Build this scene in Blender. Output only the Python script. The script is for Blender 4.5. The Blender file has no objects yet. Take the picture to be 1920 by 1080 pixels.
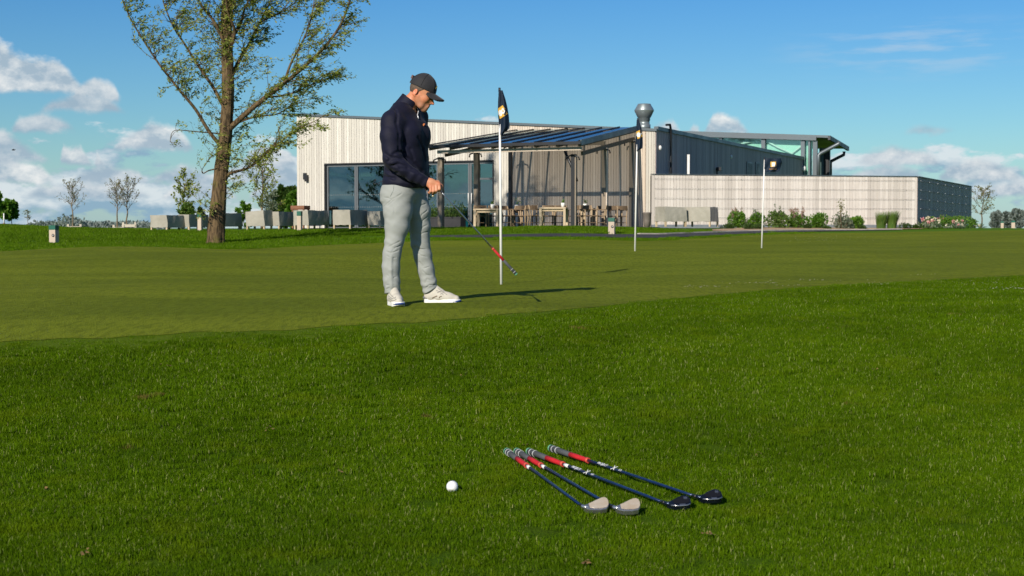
import bpy, math, random
import numpy as np
from mathutils import Vector, Matrix, Quaternion
random.seed(7); RNG = np.random.default_rng(11)
R = math.radians
scene = bpy.context.scene
COL = scene.collection
W_PX, H_PX, FPX, HOR = 1920.0, 1080.0, 2667.0, 428.0
PITCH = math.atan((540-HOR)/FPX)
CAMZ = 0.59
CAM = Vector((0, 0, CAMZ))

# ------------------------------------------------------------------ camera
cd = bpy.data.cameras.new('camera'); cam = bpy.data.objects.new('camera', cd); COL.objects.link(cam)
cd.sensor_width = 36.0; cd.lens = 36.0*FPX/W_PX; cd.clip_start = 0.1; cd.clip_end = 9000
cam.location = CAM; cam.rotation_euler = (math.pi/2-PITCH, 0, 0)
cd.dof.use_dof = True; cd.dof.focus_distance = 11.0; cd.dof.aperture_fstop = 9.0
scene.camera = cam
scene.view_settings.view_transform = 'Standard'; scene.view_settings.look = 'None'
scene.view_settings.gamma = 1.0; scene.view_settings.exposure = 0.18
scene.cycles.max_bounces = 8; scene.cycles.transparent_max_bounces = 24
scene.cycles.caustics_reflective = False; scene.cycles.caustics_refractive = False

def ray(px, py):
    x = (px-960)/FPX; u = (540-py)/FPX
    c, s = math.cos(PITCH), math.sin(PITCH)
    return Vector((x, c+u*s, -s+u*c))
def at(px, py, Y):
    d = ray(px, py); return CAM + d*(Y/d.y)
def zat(py, Y, px=960): return at(px, py, Y).z

# ------------------------------------------------------------------ terrain height
_ctl = []
def _c(px, Y, z): _ctl.append(((px-960)/FPX*2.5, math.log(Y), z))
for px in (-700, 100, 960, 1800, 2600):
    for Y, z in ((2.5, -.465), (4, -.42), (5.2, -.366), (7, -.235), (9, -.085), (10.7, -.008), (12, .0), (15.2, -.02)):
        _c(px, Y, z)
for px in (-500, 200, 800, 1191, 1500, 2400):
    for Y, z in ((19, .07), (22.7, .18), (27, .205)): _c(px, Y, z)
for px in (-500, 300, 900, 1428, 2400): _c(px, 31, .165)
for px, Y, z in ((-300, 36, .2), (101, 36, .2), (405, 38, .163), (600, 38, .19), (900, 39.5, .262), (1150, 40.3, .285), (1240, 41, .295), (1300, 42.5, .355),
                 (1400, 45, .435), (1550, 48, .455), (1700, 50, .505), (1480, 44, .395), (1620, 46, .425), (1780, 48, .50), (1930, 51, .585), (2300, 52, .6), (1600, 38, .26), (1950, 38, .3), (2400, 38, .3), (900, 35.5, .225), (1200, 36, .235),
                 (280, 45.5, .52), (430, 45.5, .525), (560, 45.5, .54), (700, 45, .56), (830, 44.5, .60), (960, 44.3, .625), (1090, 44.3, .635), (1200, 44.8, .62),
                 (1260, 46.5, .57), (1330, 47.5, .54),
                 (100, 58, .55), (200, 56, .54), (0, 52, .73), (-150, 50, .78), (-600, 48, .7), (-50, 70, .62),
                 (280, 50, .52), (560, 50, .55), (900, 50, .56), (1250, 52, .56), (1600, 54, .56), (2000, 60, .56), (2600, 60, .6)):
    _c(px, Y, z)
for px, Y, z in ((1400, 49.3, .585), (1550, 49.6, .555), (1550, 51.5, .64), (1690, 51.0, .58), (1690, 52.6, .64), (1460, 50.8, .63)): _c(px, Y, z)
for px in (-700, 300, 960, 1600, 2700):
    for Y, z in ((66, .55), (90, .5), (160, .42), (320, .3)): _c(px, Y, z)
_C = np.array(_ctl); _n = len(_C)
def _phi(r): return r**3
_D = np.sqrt(((_C[:, None, :2]-_C[None, :, :2])**2).sum(-1))
_A = np.zeros((_n+3, _n+3)); _A[:_n, :_n] = _phi(_D) + np.eye(_n)*2e-3
_A[:_n, _n] = 1; _A[:_n, _n+1:] = _C[:, :2]; _A[_n, :_n] = 1; _A[_n+1:, :_n] = _C[:, :2].T
_wt = np.linalg.solve(_A, np.concatenate([_C[:, 2], np.zeros(3)]))
def GA(X, Y):
    X = np.asarray(X, float).ravel(); Y = np.asarray(Y, float).ravel()
    Yc = np.clip(Y, 2.6, 320); a = np.clip(X/Yc, -.62, .62)*2.5; l = np.log(Yc)
    out = np.empty(len(X))
    for i in range(0, len(X), 20000):
        s = slice(i, i+20000)
        r = np.sqrt((a[s, None]-_C[None, :, 0])**2+(l[s, None]-_C[None, :, 1])**2)
        out[s] = _phi(r)@_wt[:_n]+_wt[_n]+_wt[_n+1]*a[s]+_wt[_n+2]*l[s]
    und = .5*np.sin(.9*X+.35*Y)+.6*np.sin(-.45*X+.85*Y+1.0)+.4*np.sin(1.7*X-.9*Y+.4)+.5*np.sin(.22*X+.5*Y+2)
    msk = np.clip((Y-9.5)/4, 0, 1)*np.clip((40-Y)/6, 0, 1)*(1-np.exp(-((X+.6)**2+(Y-11.2)**2)/2.5))
    return out+.022*und*msk
def G(x, y): return float(GA([x], [y])[0])
def onground(px, py, y0=3.0, y1=60.0):
    Ys = np.linspace(y0, y1, 1200); d = ray(px, py)
    P = np.array([list(CAM+d*(Y/d.y)) for Y in Ys]); g = GA(P[:, 0], P[:, 1])
    k = np.argmax(P[:, 2] <= g) if (P[:, 2] <= g).any() else len(Ys)-1
    return Vector((P[k, 0], P[k, 1], g[k]))
def ground_at(px, Y):
    X = (px-960)/FPX*Y*math.cos(0); p = at(px, HOR, Y); return Vector((p.x, Y, G(p.x, Y)))

# ------------------------------------------------------------------ object helpers
def link(o): COL.objects.link(o); return o
def tag(o, label=None, cat=None, group=None, kind=None):
    if label: o['label'] = label
    if cat: o['category'] = cat
    if group: o['group'] = group
    if kind: o['kind'] = kind
    return o
def thing(name, loc, label, cat, group=None, rz=0.0):
    o = link(bpy.data.objects.new(name, None)); o.location = loc; o.rotation_euler = (0, 0, rz); o.empty_display_size = .2
    return tag(o, label, cat, group)
def mw(o):
    M = Matrix.Identity(4)
    while o is not None: M = o.matrix_basis @ M; o = o.parent
    return M
def copy_tree(o, parent=None):
    c = o.copy(); COL.objects.link(c); c.parent = parent
    for ch in list(o.children): copy_tree(ch, c)
    return c
def np_mesh(name, V, F, rnd=None, smooth=False, attr=None):
    """V Nx3, F MxK (K const)"""
    V = np.asarray(V, np.float32); F = np.asarray(F, np.int32); K = F.shape[1]; M = len(F)
    me = bpy.data.meshes.new(name)
    me.vertices.add(len(V)); me.vertices.foreach_set('co', V.ravel())
    me.loops.add(M*K); me.loops.foreach_set('vertex_index', F.ravel())
    me.polygons.add(M); me.polygons.foreach_set('loop_start', np.arange(0, M*K, K, dtype=np.int32))
    if smooth: me.polygons.foreach_set('use_smooth', np.ones(M, bool))
    if rnd is not None:
        a = me.attributes.new('rnd', 'FLOAT', 'FACE'); a.data.foreach_set('value', np.asarray(rnd, np.float32))
    if attr is not None:
        for k, v in attr.items():
            a = me.attributes.new(k, 'FLOAT', 'POINT'); a.data.foreach_set('value', np.asarray(v, np.float32))
    me.update(calc_edges=True); me.validate()
    return me
def np_obj(name, V, F, mat, parent=None, world=True, **kw):
    V = np.asarray(V, float)
    if parent is not None and world:
        Mi = np.array(mw(parent).inverted()); V = V@Mi[:3, :3].T+Mi[:3, 3]
    me = np_mesh(name, V, F, **kw); me.materials.append(mat)
    o = link(bpy.data.objects.new(name, me)); o.parent = parent
    return o

class MB:
    def __init__(s): s.v = []; s.f = []; s.r = []; s.sm = []
    def add(s, vs, fs, rnd=None, smooth=False):
        b = len(s.v); s.v.extend([tuple(p) for p in vs]); rr = random.random() if rnd is None else rnd
        for f in fs: s.f.append(tuple(b+i for i in f)); s.r.append(rr); s.sm.append(smooth)
        return s
    def box(s, c, dx, dy, dz, ax=None, rnd=None):
        c = Vector(c); X, Y, Z = ax if ax else (Vector((1, 0, 0)), Vector((0, 1, 0)), Vector((0, 0, 1)))
        hx, hy, hz = Vector(X)*dx/2, Vector(Y)*dy/2, Vector(Z)*dz/2
        vs = [c+a*hx+b*hy+d*hz for d in (-1, 1) for b in (-1, 1) for a in (-1, 1)]
        return s.add(vs, [(0, 2, 3, 1), (4, 5, 7, 6), (0, 1, 5, 4), (2, 6, 7, 3), (0, 4, 6, 2), (1, 3, 7, 5)], rnd)
    def hexa(s, vs, rnd=None):   # 4 bottom ccw, 4 top ccw
        return s.add(vs, [(3, 2, 1, 0), (4, 5, 6, 7), (0, 1, 5, 4), (1, 2, 6, 5), (2, 3, 7, 6), (3, 0, 4, 7)], rnd)
    def beam(s, a, b, w, h, up=(0, 0, 1), rnd=None):
        a, b = Vector(a), Vector(b); d = (b-a); L = d.length; d.normalize(); up = Vector(up)
        sd = d.cross(up); sd.normalize(); u2 = sd.cross(d)
        return s.box((a+b)/2, L, w, h, (d, sd, u2), rnd)
    def tube(s, pts, rad, n=8, cap=True, rnd=None, smooth=True):
        pts = [Vector(p) for p in pts]; m = len(pts)
        rad = [rad]*m if not hasattr(rad, '__len__') else rad
        vs = []; pd = None; a = None
        for i, p in enumerate(pts):
            d = pts[min(i+1, m-1)]-pts[max(i-1, 0)]
            if d.length < 1e-9: d = Vector((0, 0, 1))
            d.normalize()
            if a is None:
                a = d.orthogonal().normalized()
            else:
                a = a-d*a.dot(d)
                a = a.normalized() if a.length > 1e-6 else d.orthogonal().normalized()
            b = d.cross(a)
            for k in range(n):
                t = 2*math.pi*k/n; vs.append(p+(a*math.cos(t)+b*math.sin(t))*rad[i])
        fs = [(i*n+k, i*n+(k+1) % n, (i+1)*n+(k+1) % n, (i+1)*n+k) for i in range(m-1) for k in range(n)]
        s.add(vs, fs, rnd, smooth)
        if cap:
            b0 = len(s.v)-len(vs)
            s.f.append(tuple(b0+k for k in reversed(range(n)))); s.r.append(s.r[-1]); s.sm.append(False)
            s.f.append(tuple(b0+(m-1)*n+k for k in range(n))); s.r.append(s.r[-1]); s.sm.append(False)
        return s
    def lathe(s, o, prof, n=24, ax=(0, 0, 1), smooth=True, rnd=None):
        o = Vector(o); ax = Vector(ax).normalized(); a = ax.orthogonal().normalized(); b = ax.cross(a); vs = []
        for r, h in prof:
            for k in range(n):
                t = 2*math.pi*k/n; vs.append(o+ax*h+(a*math.cos(t)+b*math.sin(t))*r)
        fs = [(i*n+k, i*n+(k+1) % n, (i+1)*n+(k+1) % n, (i+1)*n+k) for i in range(len(prof)-1) for k in range(n)]
        return s.add(vs, fs, rnd, smooth)
    def prism(s, poly, off, rnd=None):   # poly: list of 3D pts (planar), extruded by off vector
        n = len(poly); off = Vector(off); vs = [Vector(p) for p in poly]+[Vector(p)+off for p in poly]
        fs = [tuple(reversed(range(n))), tuple(range(n, 2*n))]+[(i, (i+1) % n, n+(i+1) % n, n+i) for i in range(n)]
        return s.add(vs, fs, rnd)
    def sphere(s, c, r, n=12, m=8, sc=(1, 1, 1), rnd=None):
        c = Vector(c); vs = []
        for j in range(m+1):
            ph = math.pi*j/m
            for k in range(n):
                t = 2*math.pi*k/n
                vs.append(c+Vector((r*sc[0]*math.sin(ph)*math.cos(t), r*sc[1]*math.sin(ph)*math.sin(t), r*sc[2]*math.cos(ph))))
        fs = [(j*n+k, (j+1)*n+k, (j+1)*n+(k+1) % n, j*n+(k+1) % n) for j in range(m) for k in range(n)]
        return s.add(vs, fs, rnd, True)
    def second(s, start, mat):   # faces from index start on take a second material
        s.alt = (start, mat); return s
    def build(s, name, mat, parent=None, world=True, bevel=0):
        me = bpy.data.meshes.new(name); V = s.v
        if parent is not None and world:
            Mi = mw(parent).inverted(); V = [tuple(Mi@Vector(p)) for p in V]
        me.from_pydata(V, [], s.f)
        me.polygons.foreach_set('use_smooth', s.sm)
        a = me.attributes.new('rnd', 'FLOAT', 'FACE'); a.data.foreach_set('value', s.r)
        me.materials.append(mat); me.update()
        if getattr(s, 'alt', None):
            me.materials.append(s.alt[1]); me.polygons.foreach_set('material_index', [int(i >= s.alt[0]) for i in range(len(s.f))])
        o = link(bpy.data.objects.new(name, me)); o.parent = parent
        if bevel:
            b = o.modifiers.new('bevel', 'BEVEL'); b.width = bevel; b.segments = 2; b.limit_method = 'ANGLE'
        return o

# ------------------------------------------------------------------ materials
def newmat(name):
    m = bpy.data.materials.new(name); m.use_nodes = True; nt = m.node_tree; nt.nodes.clear()
    out = nt.nodes.new('ShaderNodeOutputMaterial'); return m, nt, out
class N:
    """small node helper"""
    def __init__(s, nt): s.nt = nt
    def n(s, t, **kw):
        x = s.nt.nodes.new(t)
        for k, v in kw.items(): setattr(x, k, v)
        return x
    def inp(s, sock, v):
        if v is None: return
        if isinstance(v, bpy.types.NodeSocket): s.nt.links.new(v, sock)
        else: sock.default_value = v
    def math(s, op, a, b=None, c=None, clamp=False):
        x = s.n('ShaderNodeMath', operation=op); x.use_clamp = clamp
        s.inp(x.inputs[0], a); s.inp(x.inputs[1], b); s.inp(x.inputs[2], c); return x.outputs[0]
    def mix(s, f, a, b, blend='MIX'):
        x = s.n('ShaderNodeMix', data_type='RGBA', blend_type=blend); x.clamp_factor = True
        s.inp(x.inputs[0], f); s.inp(x.inputs[6], a); s.inp(x.inputs[7], b); return x.outputs[2]
    def noise(s, vec, scale, detail=4, rough=.55, dist=0, dim='3D', lac=2.0):
        x = s.n('ShaderNodeTexNoise', noise_dimensions=dim); s.inp(x.inputs['Vector'], vec)
        x.inputs['Scale'].default_value = scale; x.inputs['Detail'].default_value = detail
        x.inputs['Roughness'].default_value = rough; x.inputs['Distortion'].default_value = dist; x.inputs['Lacunarity'].default_value = lac
        return x.outputs[0]
    def map(s, vec, scale=(1, 1, 1), loc=(0, 0, 0), rot=(0, 0, 0)):
        x = s.n('ShaderNodeMapping'); s.inp(x.inputs[0], vec); x.inputs['Scale'].default_value = scale
        x.inputs['Location'].default_value = loc; x.inputs['Rotation'].default_value = rot; return x.outputs[0]
    def sstep(s, v, a, b):
        x = s.n('ShaderNodeMapRange', interpolation_type='SMOOTHSTEP'); s.inp(x.inputs[0], v)
        s.inp(x.inputs[1], a); s.inp(x.inputs[2], b); x.inputs[3].default_value = 0; x.inputs[4].default_value = 1; return x.outputs[0]
    def ramp(s, v, stops):
        x = s.n('ShaderNodeValToRGB'); s.inp(x.inputs[0], v); e = x.color_ramp.elements
        while len(e) < len(stops): e.new(.5)
        for i, (p, c) in enumerate(stops): e[i].position = p; e[i].color = (*c[:3], 1)
        return x.outputs[0]
    def obj(s): return s.n('ShaderNodeTexCoord').outputs['Object']
    def pos(s): return s.n('ShaderNodeNewGeometry').outputs['Position']
    def rnd(s, name='rnd'): return s.n('ShaderNodeAttribute', attribute_name=name).outputs['Fac']
    def bump(s, h, strength=.3, dist=.01):
        x = s.n('ShaderNodeBump'); x.inputs['Strength'].default_value = strength; x.inputs['Distance'].default_value = dist
        s.inp(x.inputs['Height'], h); return x.outputs[0]
    def bsdf(s, color, rough=.6, metal=0, spec=.4, normal=None, **kw):
        x = s.n('ShaderNodeBsdfPrincipled'); s.inp(x.inputs['Base Color'], color); s.inp(x.inputs['Roughness'], rough)
        s.inp(x.inputs['Metallic'], metal); x.inputs['Specular IOR Level'].default_value = spec
        if normal is not None: s.inp(x.inputs['Normal'], normal)
        for k, v in kw.items(): s.inp(x.inputs[k], v)
        return x.outputs[0]
def c3(*c): return (c[0], c[1], c[2], 1.0)
def pm(name, ca, cb=None, scale=8, rough=.6, metal=0, spec=.4, bump=0, bscale=None, bdist=.004, stretch=(1, 1, 1), rndmix=0, **kw):
    """two-tone noise material"""
    m, nt, out = newmat(name); n = N(nt); cb = cb or tuple(x*.75 for x in ca)
    v = n.map(n.obj(), stretch); f = n.sstep(n.noise(v, scale, 5), .3, .7)
    col = n.mix(f, c3(*ca), c3(*cb))
    if rndmix: col = n.mix(n.math('MULTIPLY', n.rnd(), rndmix), col, c3(*cb))
    nm = n.bump(n.noise(v, bscale or scale*6, 4), bump, bdist) if bump else None
    rg = n.math('ADD', n.math('MULTIPLY', f, .12), rough-.06)
    nt.links.new(n.bsdf(col, rg, metal, spec, nm, **kw), out.inputs[0]); return m
def boards(name, cols, dark=.55, stain=.5, streak=(9, 9, .5)):
    m, nt, out = newmat(name); n = N(nt); o = n.obj(); r = n.rnd()
    base = n.ramp(r, [(i/(len(cols)-1), c) for i, c in enumerate(cols)])
    vec = n.n('ShaderNodeVectorMath', operation='ADD'); nt.links.new(n.map(o, streak), vec.inputs[0])
    cmb = n.n('ShaderNodeCombineXYZ'); nt.links.new(n.math('MULTIPLY', r, 37.0), cmb.inputs[2]); nt.links.new(cmb.outputs[0], vec.inputs[1])
    g = n.noise(vec.outputs[0], 6, 6, .65)
    col = n.mix(n.math('MULTIPLY', n.sstep(g, .42, .75), stain), base, c3(*[x*dark for x in cols[0]]))
    nm = n.bump(g, .3, .004)
    nt.links.new(n.bsdf(col, .75, 0, .25, nm), out.inputs[0]); return m
def leafmat(name, ca, cb, cc=None, trans=.35, rough=.5):
    m, nt, out = newmat(name); n = N(nt)
    stops = [(0, ca), (.6, cb)]+([(1, cc)] if cc else [])
    col = n.ramp(n.rnd(), stops)
    col = n.mix(n.math('MULTIPLY', n.sstep(n.noise(n.pos(), 1.3, 2), .35, .7), .35), col, c3(*[x*.6 for x in ca]))
    b = n.bsdf(col, rough, 0, .3); t = n.n('ShaderNodeBsdfTranslucent')
    br = n.mix(1.0, col, c3(1.3, 1.45, .6), 'MULTIPLY'); nt.links.new(br, t.inputs[0])
    mx = n.n('ShaderNodeMixShader'); mx.inputs[0].default_value = trans
    nt.links.new(b, mx.inputs[1]); nt.links.new(t.outputs[0], mx.inputs[2]); nt.links.new(mx.outputs[0], out.inputs[0]); return m
def glassmat(name, tint, refl=.25, rough=.02, bright=1.0):
    """pane: tinted transparent plus a mirror coat"""
    m, nt, out = newmat(name); n = N(nt)
    t = n.n('ShaderNodeBsdfTransparent'); t.inputs[0].default_value = c3(*tint)
    g = n.n('ShaderNodeBsdfGlossy'); g.inputs['Roughness'].default_value = rough; g.inputs[0].default_value = c3(.74*bright, .93*bright, 1*bright)
    lw = n.n('ShaderNodeLayerWeight'); lw.inputs[0].default_value = .35
    f = n.math('ADD', n.math('MULTIPLY', lw.outputs['Fresnel'], .6 if refl else 0.0), refl, clamp=True)
    w = n.noise(n.obj(), .8, 1); nm = n.bump(w, .06, .05); nt.links.new(nm, g.inputs['Normal'])
    mx = n.n('ShaderNodeMixShader'); nt.links.new(f, mx.inputs[0]); nt.links.new(t.outputs[0], mx.inputs[1]); nt.links.new(g.outputs[0], mx.inputs[2])
    nt.links.new(mx.outputs[0], out.inputs[0]); return m

# ------------------------------------------------------------------ sun and sky
SUN_AZ, SUN_EL = R(26), R(28)      # light travels towards +Y turned to +X, dropping at SUN_EL
trav = Vector((math.sin(SUN_AZ)*math.cos(SUN_EL), math.cos(SUN_AZ)*math.cos(SUN_EL), -math.sin(SUN_EL)))
sd = bpy.data.lights.new('sun', 'SUN'); sd.energy = 5.0; sd.angle = R(.53); sd.color = (1.0, .915, .785)
sun = link(bpy.data.objects.new('sun', sd)); sun.rotation_euler = trav.to_track_quat('-Z', 'Y').to_euler(); sun.location = (-20, -40, 25)

wd = bpy.data.worlds.new('World'); wd.cycles.sampling_method = 'NONE'; scene.world = wd; wd.use_nodes = True
nt = wd.node_tree; nt.nodes.clear(); n = N(nt)
sky = n.n('ShaderNodeTexSky', sky_type='NISHITA'); sky.sun_disc = False; sky.sun_elevation = SUN_EL
sky.sun_rotation = SUN_AZ+math.pi; sky.air_density = 1.0; sky.dust_density = .35; sky.ozone_density = 2.2
tc = n.n('ShaderNodeTexCoord').outputs['Generated']
sp = n.n('ShaderNodeSeparateXYZ'); nt.links.new(tc, sp.inputs[0]); dx, dy, dz = sp.outputs
az = n.math('ARCTAN2', dx, dy); el = n.math('ARCSINE', dz)
uv = n.n('ShaderNodeCombineXYZ'); nt.links.new(az, uv.inputs[0]); nt.links.new(el, uv.inputs[1])
q = uv.outputs[0]
n1 = n.math('SUBTRACT', n.noise(n.map(q, (1, 1.5, 1)), 34, 6, .6, dim='2D'), .5)       # cauliflower edge
n2 = n.math('SUBTRACT', n.noise(n.map(q, (1, 1.7, 1), (3.1, 1.7, 0)), 15, 5, .58, dim='2D'), .5)
n1b = n.math('SUBTRACT', n.noise(n.map(q, (1, 1.5, 1), (0, .012, 0)), 34, 6, .6, dim='2D'), .5)
relief = n.math('MULTIPLY', n.math('SUBTRACT', n1, n1b), 1.3)
skyc = n.mix(1.0, sky.outputs[0], c3(1, 1, 1), 'MULTIPLY')
SKY_K = 1/.088
def cl(c): return c3(*[x*SKY_K for x in c])
LIT, SHD = cl((.85, .86, .85)), cl((.29, .41, .52))
tint = n.ramp(n.math('DIVIDE', el, .5, clamp=True), [(0, (.66, .90, 1.0)), (.10, (.54, .84, .99)), (.34, (.31, .71, 1.08)), (.7, (.42, .66, 1.05)), (1, (.64, .78, 1.04))])
skyc = n.mix(1.0, skyc, tint, 'MULTIPLY'); col = skyc
# pale band towards the horizon
col = n.mix(n.math('MULTIPLY', n.sstep(el, .075, -.005), .42), col, cl((.36, .55, .68)))
# cirrus
ci = n.noise(n.map(q, (3, 22, 1), (0, 0, 0), (0, 0, R(-6))), 5, 4, .6, dim='2D')
def blobmask(cx, cy, rx, ry, flat=1.0):
    ccx, ccy = math.atan((cx-960)/FPX), math.atan((HOR-cy)/FPX)
    du = n.math('DIVIDE', n.math('SUBTRACT', az, ccx), rx/FPX)
    dv = n.math('DIVIDE', n.math('SUBTRACT', el, ccy), ry/FPX)
    dvf = n.math('MULTIPLY', dv, n.math('ADD', 1.0, n.math('MULTIPLY', n.math('LESS_THAN', dv, 0.0), flat)))
    return n.math('SQRT', n.math('ADD', n.math('MULTIPLY', du, du), n.math('MULTIPLY', dvf, dvf))), dv
r_, _ = blobmask(1730, 105, 330, 70, 0)
col = n.mix(n.math('MULTIPLY', n.math('MULTIPLY', n.sstep(r_, 1, .1), n.sstep(ci, .42, .75)), .42), col, cl((.52, .62, .72)))
# cloud bank low over the horizon, all round
bk = n.noise(n.map(q, (1, 2.6, 1)), 13, 6, .58, dim='2D'); bk2 = n.noise(n.map(q, (1, 2.6, 1), (0, .03, 0)), 13, 6, .58, dim='2D')
thr = n.math('ADD', n.math('ADD', .355, n.math('MULTIPLY', n.sstep(az, .12, .24), .085)), n.math('MULTIPLY', n.sstep(el, .02, .095), .36))
ba = n.sstep(bk, thr, n.math('ADD', thr, .10))
bs = n.math('ADD', n.math('MULTIPLY', n.math('SUBTRACT', bk, bk2), 4.6), .42, clamp=True)
bc = n.mix(bs, cl((.25, .40, .54)), cl((.70, .76, .80)))
col = n.mix(n.math('MULTIPLY', n.math('MULTIPLY', ba, n.sstep(el, -.002, .004)), .88), col, bc)
# cumulus in flat-based layers: (base row, [(left, right, thickness, brightness), ...]) in degrees-like pixel units of the lens
CLOUDS = [
    (372, [(40, 300, 34, .50), (300, 450, 46, .85), (460, 570, 40, .6), (1580, 1790, 22, .25), (1810, 1990, 40, .98)]),
    (344, [(-80, 112, 54, .98), (128, 285, 46, .55), (285, 410, 42, .42), (420, 575, 56, .5), (1570, 1750, 40, .35), (1745, 1920, 52, .85)]),
    (311, [(-120, 172, 60, .42), (112, 196, 42, .85), (455, 560, 46, .75), (1590, 1770, 36, .70)]),
    (285, [(208, 372, 56, .98), (-60, 40, 16, .3)]),
    (254, [(20, 152, 36, .38), (1215, 1318, 30, .60), (1285, 1410, 44, 1.0), (1690, 1800, 12, .12)]),
    (218, [(70, 246, 34, .34)]),
    (196, [(140, 236, 44, .60)]),
    (184, [(-160, 172, 92, .92)]),
]
HT = 80.0
AZ0, AZ1 = math.atan((-300-960)/FPX), math.atan((2200-960)/FPX)
azn = n.math('DIVIDE', n.math('SUBTRACT', az, AZ0), AZ1-AZ0)
azw = n.math('ADD', azn, n.math('MULTIPLY', n2, .012))
tone = n.math('ADD', n.math('MULTIPLY', relief, 2.0), n.math('MULTIPLY', n2, .9))
topn = n.math('ADD', n.math('MULTIPLY', n1, .42), n.math('MULTIPLY', n2, .75))
for base, lst in CLOUDS:
    st = [(0.0, (0, 0, 0))]
    for x0, x1, h, br in lst:
        for f, k in ((0, 0), (.16, .66), (.45, 1.0), (.82, .66), (1, 0)):
            px = x0+(x1-x0)*f; p = (math.atan((px-960)/FPX)-AZ0)/(AZ1-AZ0); st.append((p, (k*h/HT, br, 0)))
    st.append((1.0, (0, 0, 0))); st.sort(key=lambda e: e[0])
    rp = n.ramp(azw, st); sx = n.n('ShaderNodeSeparateXYZ'); nt.links.new(rp, sx.inputs[0]); th, br = sx.outputs[0], sx.outputs[1]
    b_el = math.atan((HOR-base)/FPX)
    t = n.math('MULTIPLY', n.math('SUBTRACT', el, b_el), FPX/HT)
    top = n.math('ADD', th, n.math('MULTIPLY', topn, n.math('SQRT', th)))
    a_ = n.math('MULTIPLY', n.sstep(n.math('SUBTRACT', top, t), -.02, .20), n.sstep(n.math('ADD', t, n.math('MULTIPLY', n1, .35)), -.10, .07))
    a_ = n.math('MULTIPLY', a_, n.sstep(th, .0, .16))
    sh = n.math('ADD', n.math('MULTIPLY', n.math('DIVIDE', t, n.math('ADD', th, .10)), .62), n.math('ADD', tone, .16), clamp=True)
    sh = n.math('MULTIPLY', n.math('ADD', n.math('MULTIPLY', sh, .85), .15), n.math('ADD', n.math('MULTIPLY', br, .70), .30))
    col = n.mix(n.math('MULTIPLY', a_, .94), col, n.mix(sh, SHD, LIT))
bg = n.n('ShaderNodeBackground'); nt.links.new(col, bg.inputs[0]); bg.inputs[1].default_value = .080
wo = n.n('ShaderNodeOutputWorld'); nt.links.new(bg.outputs[0], wo.inputs[0])
# ================================================================== GROUND
def grassy(name, ca, cb, cc, big=.25, fine=60, bump=.5, streak=None, rough=.9):
    m, nt, out = newmat(name); n = N(nt); p = n.pos()
    f1 = n.noise(p, big, 4); f2 = n.noise(p, fine, 3, .7); f3 = n.noise(p, 6, 4, .6)
    col = n.mix(n.sstep(f1, .35, .68), c3(*ca), c3(*cb))
    col = n.mix(n.math('MULTIPLY', n.sstep(f3, .4, .7), .45), col, c3(*cc))
    if streak:
        st = n.noise(n.map(p, streak), 1.0, 5, .6); col = n.mix(n.math('MULTIPLY', n.sstep(st, .42, .62), .40), col, c3(*[x*1.3 for x in cb])); gr = n.noise(n.map(p, (24, 4.0, 1)), 1.0, 3, .65); col = n.mix(n.math('MULTIPLY', n.sstep(gr, .42, .66), .45), col, c3(*[x*.5 for x in ca]))
    col = n.mix(n.math('MULTIPLY', n.sstep(f2, .45, .7), .4), col, c3(*[x*.45 for x in ca]))
    nm = n.bump(n.math('ADD', f2, n.math('MULTIPLY', f3, .6)), bump, .02)
    nt.links.new(n.bsdf(col, rough, 0, .04, nm), out.inputs[0]); return m
M_lawn = grassy('lawn_turf', (.068, .150, .008), (.085, .178, .009), (.092, .150, .010), .12, 40, .7)
M_soil = grassy('fringe_thatch', (.046, .096, .002), (.055, .108, .003), (.066, .095, .008), 1.2, 90, .6)
M_collar = grassy('collar_turf', (.078, .128, .005), (.092, .145, .006), (.070, .108, .006), .6, 60, .6)
M_green = grassy('green_turf', (.126, .162, .011), (.168, .200, .014), (.098, .132, .008), .20, 70, .8, (.22, .75, 1))

front_px = [(-700, 660), (-200, 652), (0, 645), (150, 638), (300, 630), (480, 623), (650, 614), (800, 605), (900, 597), (1000, 589), (1100, 579), (1200, 569), (1300, 559), (1400, 549), (1500, 541), (1600, 535), (1700, 530), (1800, 524), (1920, 518), (2150, 510), (2600, 500)]
FX = [p[0] for p in front_px]; FYW = [onground(min(max(p[0], -600), 2500), p[1], 4, 30).y for p in front_px]
def green_front(px): return np.interp(px, FX, FYW)+.04*np.sin(np.asarray(px)*.021)+.03*np.sin(np.asarray(px)*.053+1)
xs = np.concatenate([[-3000, -1500, -700, -350, -200, -130, -90, -65, -50, -42], np.arange(-36, 36.01, .3), [42, 50, 65, 90, 130, 200, 350, 700, 1500, 3000]])
ys = np.concatenate([[-400, -150, -60, -25, -10, -4, -1], np.arange(1, 64.01, .3), [66, 69, 73, 78, 85, 95, 110, 130, 160, 200, 260, 340, 500, 900, 1800, 4000]])
XX, YY = np.meshgrid(xs, ys); ZZ = GA(XX, YY).reshape(XX.shape)
ZZ -= .012*((YY > 1.5) & (YY < green_front(np.clip(XX/np.maximum(YY, 1)*FPX+960, -650, 2550))-.5) & (np.abs(XX/np.maximum(YY, 1)) < .58))
def gridfaces(ny, nx):
    i = np.arange(ny-1)[:, None]*nx+np.arange(nx-1)[None, :]; i = i.ravel()
    return np.stack([i, i+1, i+nx+1, i+nx], 1)
lawn = np_obj('lawn', np.stack([XX.ravel(), YY.ravel(), ZZ.ravel()], 1), gridfaces(len(ys), len(xs)), M_lawn, smooth=True)
tag(lawn, kind='structure')

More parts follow.
